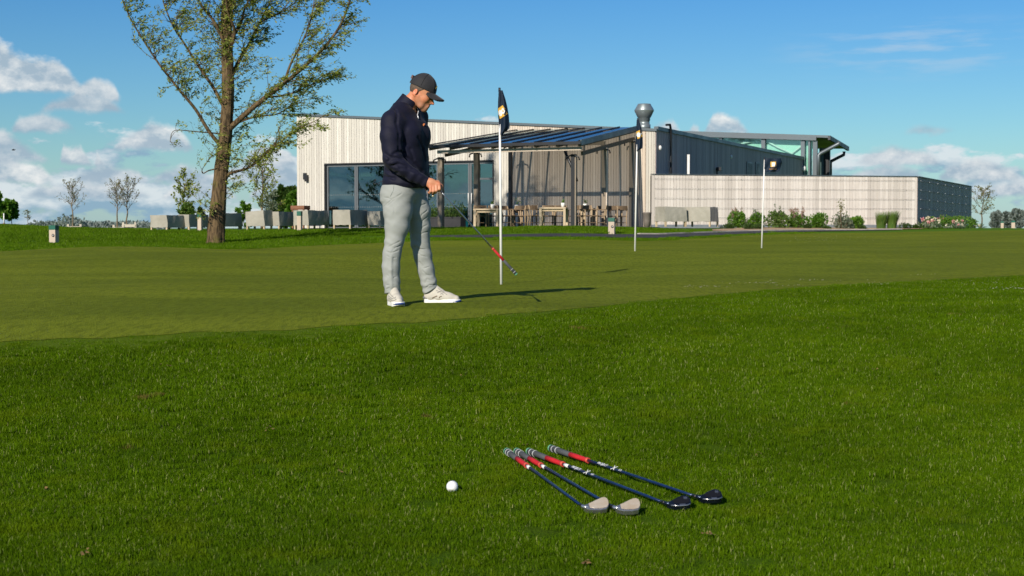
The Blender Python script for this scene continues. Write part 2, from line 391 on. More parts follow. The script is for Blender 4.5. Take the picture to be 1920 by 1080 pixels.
def sheet(name, cols, mat, ns=40, dz=.012, thick=None):
    """cols: list of (k=X/Y slope px, Yfront, Yback); draped strip"""
    V = []
    for px, yf, yb in cols:
        k = (px-960)/FPX
        for j in range(ns+1):
            Y = yf*(yb/yf)**(j/ns); V.append((k*Y, Y, 0))
    V = np.array(V); V[:, 2] = GA(V[:, 0], V[:, 1])+dz
    F = gridfaces(len(cols), ns+1)[:, [0, 3, 2, 1]]
    o = np_obj(name, V, F, mat, smooth=True); tag(o, kind='structure'); return o
BX = [-700, 0, 200, 420, 600, 830, 1000, 1195, 1240, 1300, 1400, 1550, 1700, 1920, 2600]
BY = [25.0, 26.0, 28, 33, 36, 37.5, 37.5, 38, 38.8, 40.5, 43, 45.5, 47, 47.5, 47]
cols = [(px, float(green_front(px)), float(np.interp(px, BX, BY))) for px in np.arange(-700, 2601, 25)]
fr_cols = [(px, 2.2, float(green_front(px))+.05) for px in np.arange(-700, 2601, 25)]
fringe = sheet('fringe_turf', fr_cols, M_soil, 110, .0)
collar = sheet('collar', [(px, float(green_front(px))-.55, float(green_front(px))+.04) for px in np.arange(-700, 2601, 25)], M_collar, 6, .0075)
green = sheet('putting_green', cols, M_green, 90, .010)

# asphalt path with a pale kerb, gravel bed, paved terrace
M_asph = pm('asphalt', (.040, .038, .042), (.028, .028, .031), 3, .85, bump=.4, bscale=120)
M_kerb = pm('kerb_concrete', (.46, .42, .36), (.34, .31, .27), 5, .85, bump=.3, bscale=80)
M_gravel = pm('bark_gravel', (.50, .35, .21), (.34, .22, .13), 14, .95, bump=.8, bscale=60, bdist=.02)
M_pave = pm('terrace_paving', (.28, .27, .26), (.2, .2, .2), 2, .8, bump=.2)
PC = [(790, 39.7, 40.2), (840, 39.4, 40.5), (1000, 39.3, 40.7), (1150, 39.8, 41.4), (1240, 40.4, 42.3), (1300, 41.8, 43.8), (1400, 44.2, 46.2), (1550, 47.3, 48.6), (1700, 49.4, 50.0)]
def interp_cols(PC, step=12):
    px = np.arange(PC[0][0], PC[-1][0]+1, step); a = np.array(PC)
    return [(p, float(np.interp(p, a[:, 0], a[:, 1])), float(np.interp(p, a[:, 0], a[:, 2]))) for p in px]
path_cols = interp_cols(PC)
path = sheet('path', path_cols, M_asph, 8, .014)
kb = MB(); kp = [(px, yb) for px, yf, yb in path_cols if px >= 1190]
pts = []
for px, Y in kp:
    g = ground_at(px, Y); pts.append(g)
for a, b in zip(pts[:-1], pts[1:]):
    kb.beam(a+Vector((0, .06, -.025)), b+Vector((0, .06, -.025)), .16, .14, rnd=random.random())
kerb = kb.build('kerb', M_kerb); tag(kerb, kind='structure')
bed = sheet('planting_bed', interp_cols([(1335, 45.9, 47.3), (1400, 46.5, 50.8), (1550, 48.8, 51.8), (1700, 50.2, 52.5), (1735, 50.6, 51.6)]), M_gravel, 14, .02)

# grass of the fringe in front of the green: blades set out in tufts
def blade_tuft(name, nb, rad, hmin, hmax, wid, mat):
    V = []; F = []; rr = []
    for i in range(nb):
        a = RNG.uniform(0, 2*math.pi); r = rad*math.sqrt(RNG.uniform()); x, y = r*math.cos(a), r*math.sin(a)
        h = RNG.uniform(hmin, hmax); w = wid*RNG.uniform(.6, 1.2); t = RNG.uniform(0, 2*math.pi); lean = RNG.uniform(.1, .75)*h
        dx_, dy_ = math.cos(t), math.sin(t); la = RNG.uniform(0, 2*math.pi); lx, ly = math.cos(la)*lean, math.sin(la)*lean
        b = len(V)
        V += [(x-dx_*w, y-dy_*w, -.006), (x+dx_*w, y+dy_*w, -.006), (x-dx_*w*.8+lx*.35, y-dy_*w*.8+ly*.35, h*.55), (x+dx_*w*.8+lx*.35, y+dy_*w*.8+ly*.35, h*.55), (x+lx, y+ly, h*.92), (x+lx*1.04, y+ly*1.04, h*.93)]
        F += [(b, b+1, b+3, b+2), (b+2, b+3, b+5, b+4)]; q_ = RNG.uniform(); rr += [q_, q_]
    me = np_mesh(name, V, F, rnd=rr, smooth=True); me.materials.append(mat)
    return bpy.data.objects.new(name, me)
def bladesmat(name, dark, mid, light, dry, patch_scale=.9):
    m, nt, out = newmat(name); n = N(nt); p = n.pos()
    col = n.ramp(n.rnd(), [(0, dark), (.45, mid), (.93, light), (1, dry)])
    big = n.noise(p, patch_scale, 4, .6); col = n.mix(n.math('MULTIPLY', n.sstep(big, .40, .62), .32), col, c3(*[x*.62 for x in dark]))
    md = n.noise(n.map(p, (1, 1, 1), (4, 9, 0)), 3.2, 3, .6); col = n.mix(n.math('MULTIPLY', n.sstep(md, .52, .7), .45), col, c3(light[0]*1.1, light[1]*.95, light[2]))
    br = n.noise(n.map(p, (1, 1, 1), (14, 2, 0)), 2.6, 3, .5); col = n.mix(n.math('MULTIPLY', n.sstep(br, .70, .74), .75), col, c3(.16, .10, .035))
    b = n.bsdf(col, .8, 0, .03); t = n.n('ShaderNodeBsdfTranslucent'); nt.links.new(n.mix(1.0, col, c3(1.3, 1.4, .6), 'MULTIPLY'), t.inputs[0])
    mx = n.n('ShaderNodeMixShader'); mx.inputs[0].default_value = .3
    nt.links.new(b, mx.inputs[1]); nt.links.new(t.outputs[0], mx.inputs[2]); nt.links.new(mx.outputs[0], out.inputs[0]); return m
M_blade = bladesmat('fringe_grass', (.042, .096, .0015), (.074, .144, .002), (.118, .196, .004), (.42, .42, .17))
M_blade2 = bladesmat('lawn_grass', (.062, .128, .004), (.082, .160, .005), (.110, .195, .007), (.26, .30, .1), .3)
def scatter(name, P, scale, tufts, mat, kind='stuff'):
    me = bpy.data.meshes.new(name); me.vertices.add(len(P)); me.vertices.foreach_set('co', np.asarray(P, np.float32).ravel())
    a = me.attributes.new('sc', 'FLOAT', 'POINT'); a.data.foreach_set('value', np.asarray(scale, np.float32))
    a = me.attributes.new('rz', 'FLOAT_VECTOR', 'POINT'); rz = np.zeros((len(P), 3), np.float32); rz[:, 2] = RNG.uniform(0, 6.28, len(P)); rz[:, :2] = RNG.normal(0, .06, (len(P), 2))
    a.data.foreach_set('vector', rz.ravel()); me.update()
    o = link(bpy.data.objects.new(name, me)); me.materials.append(mat); tag(o, kind=kind)
    cl_ = bpy.data.collections.new(name+'_tufts')
    for t in tufts: cl_.objects.link(t)
    ng = bpy.data.node_groups.new(name+'_nodes', 'GeometryNodeTree')
    ng.interface.new_socket('Geometry', in_out='INPUT', socket_type='NodeSocketGeometry'); ng.interface.new_socket('Geometry', in_out='OUTPUT', socket_type='NodeSocketGeometry')
    gi = ng.nodes.new('NodeGroupInput'); go = ng.nodes.new('NodeGroupOutput'); ip = ng.nodes.new('GeometryNodeInstanceOnPoints')
    ci_ = ng.nodes.new('GeometryNodeCollectionInfo'); ci_.inputs[0].default_value = cl_; ci_.inputs[1].default_value = True; ci_.inputs[2].default_value = True
    s1 = ng.nodes.new('GeometryNodeInputNamedAttribute'); s1.data_type = 'FLOAT'; s1.inputs[0].default_value = 'sc'
    s2 = ng.nodes.new('GeometryNodeInputNamedAttribute'); s2.data_type = 'FLOAT_VECTOR'; s2.inputs[0].default_value = 'rz'
    e2r = ng.nodes.new('FunctionNodeEulerToRotation')
    L = ng.links.new
    L(gi.outputs[0], ip.inputs['Points']); L(ci_.outputs[0], ip.inputs['Instance']); ip.inputs['Pick Instance'].default_value = True
    L(s2.outputs[0], e2r.inputs[0]); L(e2r.outputs[0], ip.inputs['Rotation']); L(s1.outputs[0], ip.inputs['Scale']); L(ip.outputs[0], go.inputs[0])
    md = o.modifiers.new('tufts', 'NODES'); md.node_group = ng
    return o
tufts = [blade_tuft('grass_tuft', 300, .085, .007, .0185, .0011, M_blade) for _ in range(6)]
Nn = 52000
Yr = np.sqrt(3.3**2+RNG.uniform(0, 1, Nn)*(17.0**2-3.3**2))
half_ = 1300/FPX*Yr+1.4*np.clip(6/Yr, 0, 1); k_ = RNG.uniform(-1, 1, Nn)*half_/Yr
keep = Yr < green_front(k_*FPX+960)+RNG.normal(.02, .05, Nn)
dens = np.clip(1.0*(5.5/Yr)**.9, 0, 1); keep &= RNG.uniform(0, 1, Nn) < dens*np.clip(.25+(green_front(k_*FPX+960)-Yr)*1.5, .25, 1)
Xr = k_[keep]*Yr[keep]; Yk = Yr[keep]
P = np.stack([Xr, Yk, GA(Xr, Yk)], 1); edge_ = green_front(Xr/Yk*FPX+960)-Yk
sc = np.clip((Yk/5.5)**.55, .85, 1.7)*RNG.uniform(.85, 1.2, len(P))*np.clip(.6+edge_*.6, .6, 1)
print('fringe tufts', len(P))
scatter('grass', P, sc, tufts, M_blade)
# coarse blades of the lawn slope before the terrace
tl = [blade_tuft('lawn_tuft', 150, .30, .02, .05, .005, M_blade2) for _ in range(5)]
Nl = 16000; k_ = RNG.uniform((-150-960)/FPX, (2080-960)/FPX, Nl); Yr = RNG.uniform(24, 62, Nl); pxs = k_*FPX+960
yb = np.interp(pxs, BX, BY); keep = Yr > yb+.1
pa = np.array(PC); onp = (pxs > 690) & (pxs < 1710) & (Yr > np.interp(pxs, pa[:, 0], pa[:, 1])-.3) & (Yr < np.interp(pxs, pa[:, 0], pa[:, 2])+.3); keep &= ~onp
keep &= ~((pxs > 1340) & (Yr > np.interp(pxs, pa[:, 0], pa[:, 2])))
keep &= ~((pxs > 280) & (Yr > 45.8))
Xr, Yk = k_[keep]*Yr[keep], Yr[keep]
scatter('lawn_blades', np.stack([Xr, Yk, GA(Xr, Yk)], 1), RNG.uniform(.8, 1.25, len(Xr)), tl, M_blade2)

# pale sand flecks left on the turf
M_sand = pm('sand_flecks', (.62, .58, .45), (.45, .42, .3), 20, .9)
V = []; F = []
def fleck(px, py, s, lift):
    g = onground(px, py, 8, 46); k = len(V)
    for i in range(5):
        t = 2*math.pi*i/5; V.append((g.x+math.cos(t)*s*random.uniform(.5, 1.6), g.y+math.sin(t)*s*random.uniform(.6, 1.6)*1.3, g.z+lift+random.uniform(0, .004)))
    F.append(tuple(range(k, k+5)))
for _ in range(170): fleck(random.gauss(1550, 62), random.gauss(449, 4.0), .014, .022)
for cx, cy, sx, nn in ((1320, 540.5, 26, 26), (1425, 533.5, 30, 34), (1530, 528, 40, 22), (1480, 538, 30, 10), (1720, 518, 30, 8)):
    for _ in range(nn): fleck(random.gauss(cx, sx), random.gauss(cy, .8), .008, .018)
for cx, cy in ((1660, 538), (1840, 537), (1915, 548), (1868, 547)):
    for _ in range(26): fleck(random.gauss(cx, 16), random.gauss(cy, 1.6), .006, .036)
sf = np_obj('sand', V, F, M_sand); tag(sf, kind='stuff')
# dead brown leaves and bits lying in the fringe
V = []; F = []; random.seed(3)
LS = [(1157, 685), (1270, 664), (1205, 720), (88, 925), (636, 891), (1098, 1066), (1490, 596), (868, 706), (508, 810), (1172, 630), (310, 688), (620, 752), (985, 842), (1255, 588), (1560, 622), (1722, 742), (265, 985), (1640, 700), (1330, 1012), (1850, 640), (420, 735), (735, 760), (1040, 655), (1420, 860), (160, 1048)]
for cx, cy in LS:
    for _ in range(random.choice((2, 4, 6))):
        fleck_y = min(max(random.gauss(cy, 2.5), 530), 1075); g = onground(random.gauss(cx, 6), fleck_y, 3.4, 20); k = len(V)
        for i in range(5):
            t = 2*math.pi*i/5; V.append((g.x+math.cos(t)*.0062*random.uniform(.4, 1.5), g.y+math.sin(t)*.008*random.uniform(.4, 1.5), g.z+.014+random.uniform(0, .008)))
        F.append(tuple(range(k, k+5)))
lf = np_obj('leaf_litter', V, F, pm('dead_leaf', (.17, .095, .03), (.25, .165, .06), 30, .9)); tag(lf, kind='stuff')
# ================================================================== CLUBHOUSE
YAW = R(24)
U = Vector((math.cos(YAW), -math.sin(YAW), 0)); Vv = Vector((math.sin(YAW), math.cos(YAW), 0)); Z = Vector((0, 0, 1))
AX = (U, Vv, Z)
YC = 51.0
RC = at(1228, HOR, YC); RC.z = 0
def on_line(px, p, d):
    """distance along horizontal d from p where the plane meets the vertical sight plane of px"""
    k = (px-960)/FPX/ray(px, HOR).y if False else at(px, HOR, 1.0).x
    return (k*p.y-p.x)/(d.x-k*d.y)
def fac(px):                 # point on the front wall plane
    t = on_line(px, RC, U); return RC+U*t
LC = fac(558); LF = (RC-LC).length
def tz(px, py, p=None):
    p = p or fac(px); return zat(py, p.y)
GZ = .54
zL, zR = tz(558, 217), tz(1120, 241.5)
tR = (fac(1120)-LC).length
def topz(t): return zL+(zR-zL)*t/tR
WOOD = [(.60, .57, .50), (.52, .49, .43), (.66, .63, .56), (.56, .53, .47), (.47, .44, .39), (.63, .60, .53)]
M_wood = boards('silvered_cladding', WOOD, .55, .5)
M_woodp = boards('terrace_cladding', [(.60, .51, .42), (.52, .44, .36), (.65, .56, .46), (.58, .49, .40), (.49, .41, .33), (.62, .53, .44)], .6, .3)
M_woodf = boards('fence_cladding', [(.64, .585, .53), (.55, .50, .45), (.70, .645, .59), (.61, .555, .50), (.49, .445, .40), (.67, .615, .56), (.58, .525, .475), (.65, .595, .54)], .68, .45, (5, 5, .4))
M_woodshade = boards('shaded_cladding', [(.47, .385, .36), (.37, .30, .28), (.54, .445, .415), (.42, .345, .32)], .6, .4)  # copy of the silvered boards, darkened in colour where walls stand in shade
M_back = pm('wall_membrane', (.10, .095, .085), (.07, .066, .06), 3, .9)
M_fascia = pm('grey_metal', (.11, .135, .15), (.09, .11, .125), 1.5, .42, .3, .5)
M_frame = pm('window_metal', (.13, .145, .155), (.11, .12, .13), 2, .4, .2, .5)
M_dark = pm('dark_steel', (.018, .020, .024), (.012, .012, .015), 3, .45, .2, .5)
M_glass = glassmat('door_glass', (.55, .82, .86), .13, .012, .85)
M_glassM = glassmat('hall_glass', (.84, .97, .93), .07)
M_int = pm('room_wall', (.07, .20, .22), (.02, .07, .085), .7, .8)
M_floor = pm('room_floor', (.10, .09, .07), (.07, .06, .05), 1, .5)
M_white = pm('white_paint', (.80, .79, .76), (.72, .71, .68), 5, .5)
M_post = boards('post_timber', [(.25, .205, .155), (.29, .24, .185), (.21, .175, .135)], .5, .5)

def board_wall(mb, back, p0, d, nrm, L, zb, zt, holes=(), pitch=.115, gap=.009, th=.022, wvar=0):
    """vertical boards on a wall plane, nrm points outward; holes: (t0,t1,z0,z1)"""
    t = 0.0
    while t < L-.01:
        w = min(pitch*(1+random.uniform(-wvar, wvar)), L-t); c = t+w/2; q = random.uniform(0, .006)
        segs = [(zb(c) if callable(zb) else zb, zt(c) if callable(zt) else zt)]
        for h0, h1, z0, z1 in holes:
            if h0 < c < h1:
                ns = []
                for a, b in segs:
                    if z0 > a: ns.append((a, min(b, z0)))
                    if z1 < b: ns.append((max(a, z1), b))
                segs = ns
        r = random.random()
        for a, b in segs:
            if b-a > .02: mb.box(p0+d*c+nrm*(th/2+q)+Z*((a+b)/2), w-gap, th, b-a, (d, nrm, Z), r)
        t += w
house = thing('clubhouse', (LC.x, LC.y, GZ), 'long low clubhouse clad in silvered vertical timber boards with tall glass doors', 'building')
# door opening in the front wall
t0, t1 = (fac(610)-LC).length, (fac(926.5)-LC).length
zd = tz(770, 303.5); z0d = GZ+.03
tp = (fac(957)-LC).length                      # where the terrace bay starts
tend = (fac(1211)-LC).length
mb = MB(); mb2 = MB(); mbk = MB()
board_wall(mb, None, LC, U, -Vv, tp, GZ, topz, [(t0, t1, z0d-1, zd)])
mbr = MB(); board_wall(mbr, None, LC+U*tend, U, -Vv, LF-tend, GZ, lambda t: topz(t+tend), pitch=.1)
board_wall(mb2, None, LC+U*tp, U, -Vv, tend-tp, GZ, lambda t: topz(t+tp), pitch=.10)
def wallslab(m, a, b, z0, z1, z0b=None, z1b=None, th=.2, nrm=-Vv):
    z0b = z0 if z0b is None else z0b; z1b = z1 if z1b is None else z1b
    n_ = -nrm*th
    m.hexa([a+Z*z0, b+Z*z0b, b+n_+Z*z0b, a+n_+Z*z0, a+Z*z1, b+Z*z1b, b+n_+Z*z1b, a+n_+Z*z1])
wallslab(mbk, LC, LC+U*t0, GZ, topz(0), GZ, topz(t0))
wallslab(mbk, LC+U*t0, LC+U*t1, zd, topz(t0), zd, topz(t1))
wallslab(mbk, LC+U*t1, RC, GZ, topz(t1), GZ, topz(LF))
DEP = 24.0
wallslab(mbk, LC-U*.0+Vv*DEP, LC, GZ, topz(0), GZ, topz(0), nrm=-U)
wallslab(mbk, LC+Vv*DEP, RC+Vv*DEP, GZ, topz(0), GZ, topz(LF), nrm=Vv)
zs = tz(1228, 243.5, RC)
wallslab(mbk, RC-Vv*.0, RC+Vv*DEP, GZ, zs, GZ, zs, nrm=U, th=.2)
mbk.build('wall', M_back, house)
mb.build('cladding', M_wood, house); mbr.build('cladding', M_wood, house)['label'] = 'narrow strip of pale boards at the front corner'; mb2.build('cladding', M_woodp, house)['label'] = 'tan boards under the glass canopy'
mb3 = MB(); board_wall(mb3, None, RC, Vv, U, DEP, GZ, zs, pitch=.14, gap=.014); mb3.build('cladding', M_woodshade, house)['label'] = 'silvered boards of the shaded side wall, darker tone for the shade'
mb4 = MB(); board_wall(mb4, None, LC+Vv*.02, Vv, -U, DEP, GZ, topz(0), pitch=.14); mb4.build('cladding', M_wood, house)
# roof slab and fascias
rf = MB(); rf.hexa([LC+Z*(topz(0)-.3)+Vv*.2+U*.2, RC+Z*(topz(LF)-.3)+Vv*.2-U*.2, RC+Vv*(DEP-.2)-U*.2+Z*(topz(LF)-.3), LC+Vv*(DEP-.2)+U*.2+Z*(topz(0)-.3),
                    LC+Z*(topz(0)-.1)+Vv*.2+U*.2, RC+Z*(topz(LF)-.1)+Vv*.2-U*.2, RC+Vv*(DEP-.2)-U*.2+Z*(topz(LF)-.1), LC+Vv*(DEP-.2)+U*.2+Z*(topz(0)-.1)])
rf.build('roof', M_fascia, house)
fs = MB()
fs.beam(LC-U*.06-Vv*.0+Z*(topz(0)+.045), RC+U*.07+Z*(topz(LF)+.045), .16, .09)
fs.beam(RC+Vv*.09+U*0+Z*(zs+.06), RC+Vv*(DEP)+Z*(zs+.06), .16, .14)
fs.beam(LC+Vv*.09-U*0+Z*(topz(0)+.045), LC+Vv*DEP+Z*(topz(0)+.045), .14, .09)
fs.build('parapet', M_fascia, house)
# interior
it = MB()
a0 = LC+U*.3+Vv*.25; a1 = LC+U*(tp+.5)+Vv*.25
it.hexa([a0+Z*(GZ-.1), a1+Z*(GZ-.1), a1+Vv*7+Z*(GZ-.1), a0+Vv*7+Z*(GZ-.1), a0+Z*(GZ+.02), a1+Z*(GZ+.02), a1+Vv*7+Z*(GZ+.02), a0+Vv*7+Z*(GZ+.02)])
it.build('room_floor', M_floor, house)
it = MB(); wallslab(it, a0+Vv*7, a1+Vv*7, GZ, 4.0, nrm=-Vv); wallslab(it, a1, a1+Vv*7, GZ, 4.0, nrm=-U); wallslab(it, a0, a0+Vv*7, GZ, 4., nrm=U)
for tt, ww, hh in ((3.2, .5, 2.2), (5.2, 1.4, 1.2), (7.0, .6, 2.4), (2.2, .9, 1.1)):
    it.box(a0+U*tt+Vv*4+Z*(GZ+hh/2), ww, .5, hh, AX)
it.build('room_wall', M_int, house)
# glazing
M_dots = pm('etched_dots', (.42, .46, .45), (.36, .40, .39), 9, .7)
def pane(px0, px1, zb, ztp, name='sliding_door', handle=None, transom=None, fw=.07, off=.07):
    p0, p1 = fac(px0)+Vv*off, fac(px1)+Vv*off; w = (p1-p0).length
    m = MB()
    m.box(p0+U*fw/2+Z*((zb+ztp)/2), fw, .07, ztp-zb, AX); m.box(p1-U*fw/2+Z*((zb+ztp)/2), fw, .07, ztp-zb, AX)
    m.box(p0+U*w/2+Z*(ztp-fw/2), w-2*fw, .07, fw, AX); m.box(p0+U*w/2+Z*(zb+fw/2), w-2*fw, .07, fw, AX)
    if transom: m.box(p0+U*w/2+Z*transom, w-2*fw, .06, fw, AX)
    f = m.build(name, M_frame, house)
    g = MB(); g.box(p0+U*w/2+Z*((zb+ztp)/2), w-2*fw, .012, ztp-zb-2*fw, AX); k0_ = len(g.f)
    if name == 'sliding_door':
        for row in (365, 388):
            for q in np.arange(px0+3, px1-2, 4.2): g.box(fac(q)+Vv*(off-.010)+Z*tz(690, row), .022, .004, .018, AX)
    g.second(k0_, M_dots).build('pane', M_glass, f)
    if handle:
        hm = MB(); hp = fac(handle)+Vv*(off-.06); hm.tube([hp+Z*(zb+.95), hp+Z*(zb+1.35)], .016); hm.build('handle', M_white, f)
    return f
zt_ = zd-.06
for a, b, nm, h, tr in ((612.5, 667, 'sliding_door', None, None), (667.6, 733, 'sliding_door', None, None), (733.6, 798, 'sliding_door', None, None), (798.6, 821, 'fixed_window', None, None), (821.6, 880, 'sliding_door', 878, None), (880.6, 895, 'fixed_window', 884, None)):
    pane(a, b, z0d, zt_, nm, h, tr)
pane(895.6, 925.5, z0d, zt_, 'entrance_door', 897.5, tz(910, 335))
lt = MB(); pt0 = LC+U*t0+Vv*.06; lt.box(LC+U*((t0+t1)/2)-Vv*.012+Z*(zd-.02), t1-t0, .06, .05, AX)
for tt in (t0+.02, t1-.02): lt.box(LC+U*tt-Vv*.012+Z*((zd+GZ)/2-.03), .045, .06, zd-GZ-.06, AX)
lt.build('door_surround', M_dark, house)
# wall lamp on the front
wl = MB(); p = fac(574)-Vv*.05; zz = tz(574, 333)
wl.box(p+Z*(zz+.05), .13, .12, .26, AX); wl.box(p+U*.09-Vv*.02+Z*(zz-.03), .12, .14, .26, AX); wl.build('wall_lamp', M_dark, house)
# side wall fittings
def side(px, py):
    s = on_line(px, RC, Vv); p = RC+Vv*s; return p+U*.03+Z*zat(py, p.y)
for px, py, r in ((1234.5, 277.5, .095), (1368, 294, .085), (1503.5, 316.5, .15)):
    m = MB(); c = side(px, py); m.lathe(c-U*.03, [(.001, .0), (r*.7, .0), (r*.75, r*.3), (r, r*.5), (r*.95, r*.8), (r*.6, r*1.1), (.001, r*1.2)], 16, U); m.build('security_lamp', M_white, house)
m = MB(); c = side(1252, 250); pth = [side(1246, 240.5)+U*.02+Z*.12, side(1250, 240)+U*.08+Z*.12, side(1252, 246)+U*.08, Vector(side(1252, 300))+U*.08]; pth.append(Vector((pth[-1].x, pth[-1].y, GZ)))
m.tube(pth, .045, 10); m.build('drainpipe', M_dark, house)
for px0, px1, a in ((1397.5, 1408.5, 303), (1414, 1421.5, 304)):
    p0, p1 = side(px0, a), side(px1, a); zt1 = p0.z; w = (p1-p0).length
    m = MB(); cc = RC+Vv*((p0+p1)/2-RC).dot(Vv)+U*.045; cc.z = (zt1+1.3)/2
    m.box(cc, .05, w, zt1-1.3, AX); f = m.build('window', M_frame, house)
    m = MB(); m.box(cc+U*.02, .03, w-.25, zt1-1.3-.12, AX); m.build('pane', M_dark, f)
m = MB(); c = side(1342, 317); m.box(c+U*.12, .2, .3, .14, AX); m.box(c+U*.02-Z*.12, .06, .1, .2, AX); m.build('wall_bracket', M_dark, house)
# roof flue
pf = RC-U*.95+Vv*2.2; pxs_ = 1208; Yf = pf.y; pf = at(1207, HOR, Yf); s_ = Yf/FPX
zf = lambda py: zat(py, Yf)
m = MB(); m.lathe((pf.x, pf.y, 0), [(.001, zf(195)), (12*s_, zf(195)), (12.6*s_, zf(196.5)), (18.3*s_, zf(206.2)), (18.3*s_, zf(208)), (12.3*s_, zf(220.5)), (11.2*s_, zf(221)), (11.2*s_, zf(226)), (10.2*s_, zf(226.5)), (10.2*s_, zf(233)), (12*s_, zf(233.6)), (12*s_, zf(244)), (0.001, zf(244))], 20)
for p_ in m.sm: pass
m.build('flue', pm('galvanised_steel', (.27, .31, .31), (.22, .255, .26), 2.5, .38, .55, .5), house)

# glazed hall behind: a thing joined to the clubhouse, kept as parts of it
E = RC+Vv*(DEP-.1)+U*.02
def hallp(px): return E+U*on_line(px, E, U)
m = MB(); gl = MB(); tr = MB()
hl = hallp(1255); hr = hallp(1530)
ztl, ztr = zat(248.5, hl.y), zat(257, hr.y)
Lh = (hr-hl).length
def hz(t): return ztl+(ztr-ztl)*t/Lh
m.beam(hl+Z*(ztl-.08), hr+Z*(ztr-.08), .3, .2)
for px, w in ((1350, .16), (1430, .2), (1504, .2), (1516, .1), (1527, .9)):
    p = hallp(px)+U*0; t = (p-hl).length; m.box(p+Vv*.05+Z*((hz(t)-.2+GZ)/2), w if px != 1527 else .22, .16, hz(t)-.2-GZ, AX)
m.beam(hl+Vv*7+Z*(ztl-.1), hr+Vv*7+Z*(ztr-.1), .2, .2)
m.build('hall_frame', M_fascia, house)
gl.hexa([hl+Vv*.10+Z*1.5, hr+Vv*.10+Z*GZ, hr+Vv*.12+Z*GZ, hl+Vv*.12+Z*1.5, hl+Vv*.10+Z*(ztl-.18), hr+Vv*.10+Z*(ztr-.18), hr+Vv*.12+Z*(ztr-.18), hl+Vv*.12+Z*(ztl-.18)])
gl.build('hall_glazing', M_glassM, house)
hr2 = hr-U*2.6
gl = MB(); gl.hexa([hl+Vv*7.05+Z*1.5, hr2+Vv*7.05+Z*GZ, hr2+Vv*7.07+Z*GZ, hl+Vv*7.07+Z*1.5, hl+Vv*7.05+Z*(ztl-.18), hr2+Vv*7.05+Z*(ztr-.18), hr2+Vv*7.07+Z*(ztr-.18), hl+Vv*7.07+Z*(ztl-.18)])
gl.build('hall_glazing', M_glassM, house)
# pale panel added behind the glass, catching sun to brighten the glazing
m = MB(); wallslab(m, hl+Vv*.34, hr+Vv*.34-U*.35, 1.2, ztl-.25, 1.2, ztr-.25); m.build('hall_bright_panel', pm('mint_panel', (.60, .74, .68), (.50, .66, .60), 1.2, .7), house)
# white trusses inside
pt = [(1370, 276), (1392, 268), (1428, 261.5), (1455, 276), (1482, 288), (1503, 271), (1512, 266)]
pp = []
for px, py in pt:
    p = hallp(px)+Vv*.24; pp.append(Vector((p.x, p.y, zat(py, p.y))))
tr.tube(pp, .055, 8)
for px0, px1, py in ((1300, 1512, 264.5),):
    a, b = hallp(px0)+Vv*.29, hallp(px1)+Vv*.29; tr.beam(Vector((a.x, a.y, zat(py-4, a.y))), Vector((b.x, b.y, zat(py+3, b.y))), .06, .22)
tr.build('roof_truss', M_white, house)
# hall roof and its overhang at the right
m = MB()
k0, k1 = hallp(1531), hallp(1552)
zr0 = zat(257, k0.y)
def edge(p, px, py):  # point along Vv from p seen at px
    s = on_line(px, p, Vv); q_ = p+Vv*s; return Vector((q_.x, q_.y, zat(py, q_.y)))
kb_ = edge(k1, 1587, 279)
ov = (kb_-k1).dot(Vv)
za, zb_ = zat(258.5, k1.y), kb_.z
m.hexa([hl-Vv*.12+Z*(ztl), k1-Vv*.1+Z*za, k1+Vv*ov+Z*zb_, hl+Vv*ov+Z*(zb_+.2), hl-Vv*.12+Z*(ztl+.1), k1-Vv*.1+Z*(za+.12), k1+Vv*ov+Z*(zb_+.12), hl+Vv*ov+Z*(zb_+.3)])
m.build('hall_roof', M_fascia, house)
m = MB(); m.beam(k1+U*.05-Vv*.1+Z*(za+.0), k1+U*.05+Vv*ov+Z*(zb_), .12, .22); m.build('gutter', M_dark, house)
def free(px, py, Y): return at(px, py, Y)
m = MB(); Yp = k1.y+.2
for pth, r in (([(1574, 266), (1572, 270), (1538, 288), (1534.5, 291), (1534.5, 332)], .10), ):
    m.tube([free(x, y, Yp) for x, y in pth], r, 8)
m.build('downpipe', M_fascia, house)
m = MB(); m.tube([free(x, y, kb_.y-1.0) for x, y in [(1582.5, 284), (1582.5, 290), (1559, 302), (1557, 305), (1557, 332)]], .085, 8); m.build('downpipe', M_dark, house)
for px, w, mt in ((1539.5, .22, M_white), (1547, .30, M_dark), (1553, .12, M_dark)):
    p = at(px, HOR, k1.y+2.0); m = MB(); m.box((p.x, p.y, (GZ+4.75)/2), w, .2, 4.75-GZ, AX); m.build('column', M_fascia if mt is M_white else mt, house)

# ------------------------------------------------------------------ canopy
s_r = on_line(1195, RC, U); REAR = RC+U*s_r; zrear = zat(238, REAR.y)
s_f = on_line(1087, REAR, -Vv); FR = REAR-Vv*s_f; zfr = zat(266, FR.y)
wl_ = on_line(803, FR, -U); CW = wl_
print('canopy depth', s_f, 'width', CW, 'z', zrear, zfr, 'front', LF, 'topz', topz(0), topz(LF), 'zd', zd)
FL = FR-U*CW; slope = (zrear-zfr)/s_f
RR, RL = fac(1197)-Vv*.03, fac(968)-Vv*.03
zrr, zrl = zat(238.5, RR.y), zat(245.0, RL.y)
M_chairb = boards('beam_timber', [(.20, .15, .105), (.16, .12, .085), (.24, .18, .13)], .6, .4)
M_roofg = glassmat('canopy_glass', (.975, .975, .965), .12, .03, .95)
can = thing('canopy', (FL.x, FL.y, GZ), 'glazed lean-to canopy on dark posts over the dining terrace', 'canopy')
def cz(s): return zfr+slope*s     # roof height at distance s behind the eave
FLz, FRz, RRz, RLz = FL+Z*zfr, FR+Z*zfr, RR+Z*zrr, RL+Z*zrl
up2 = Z*.02
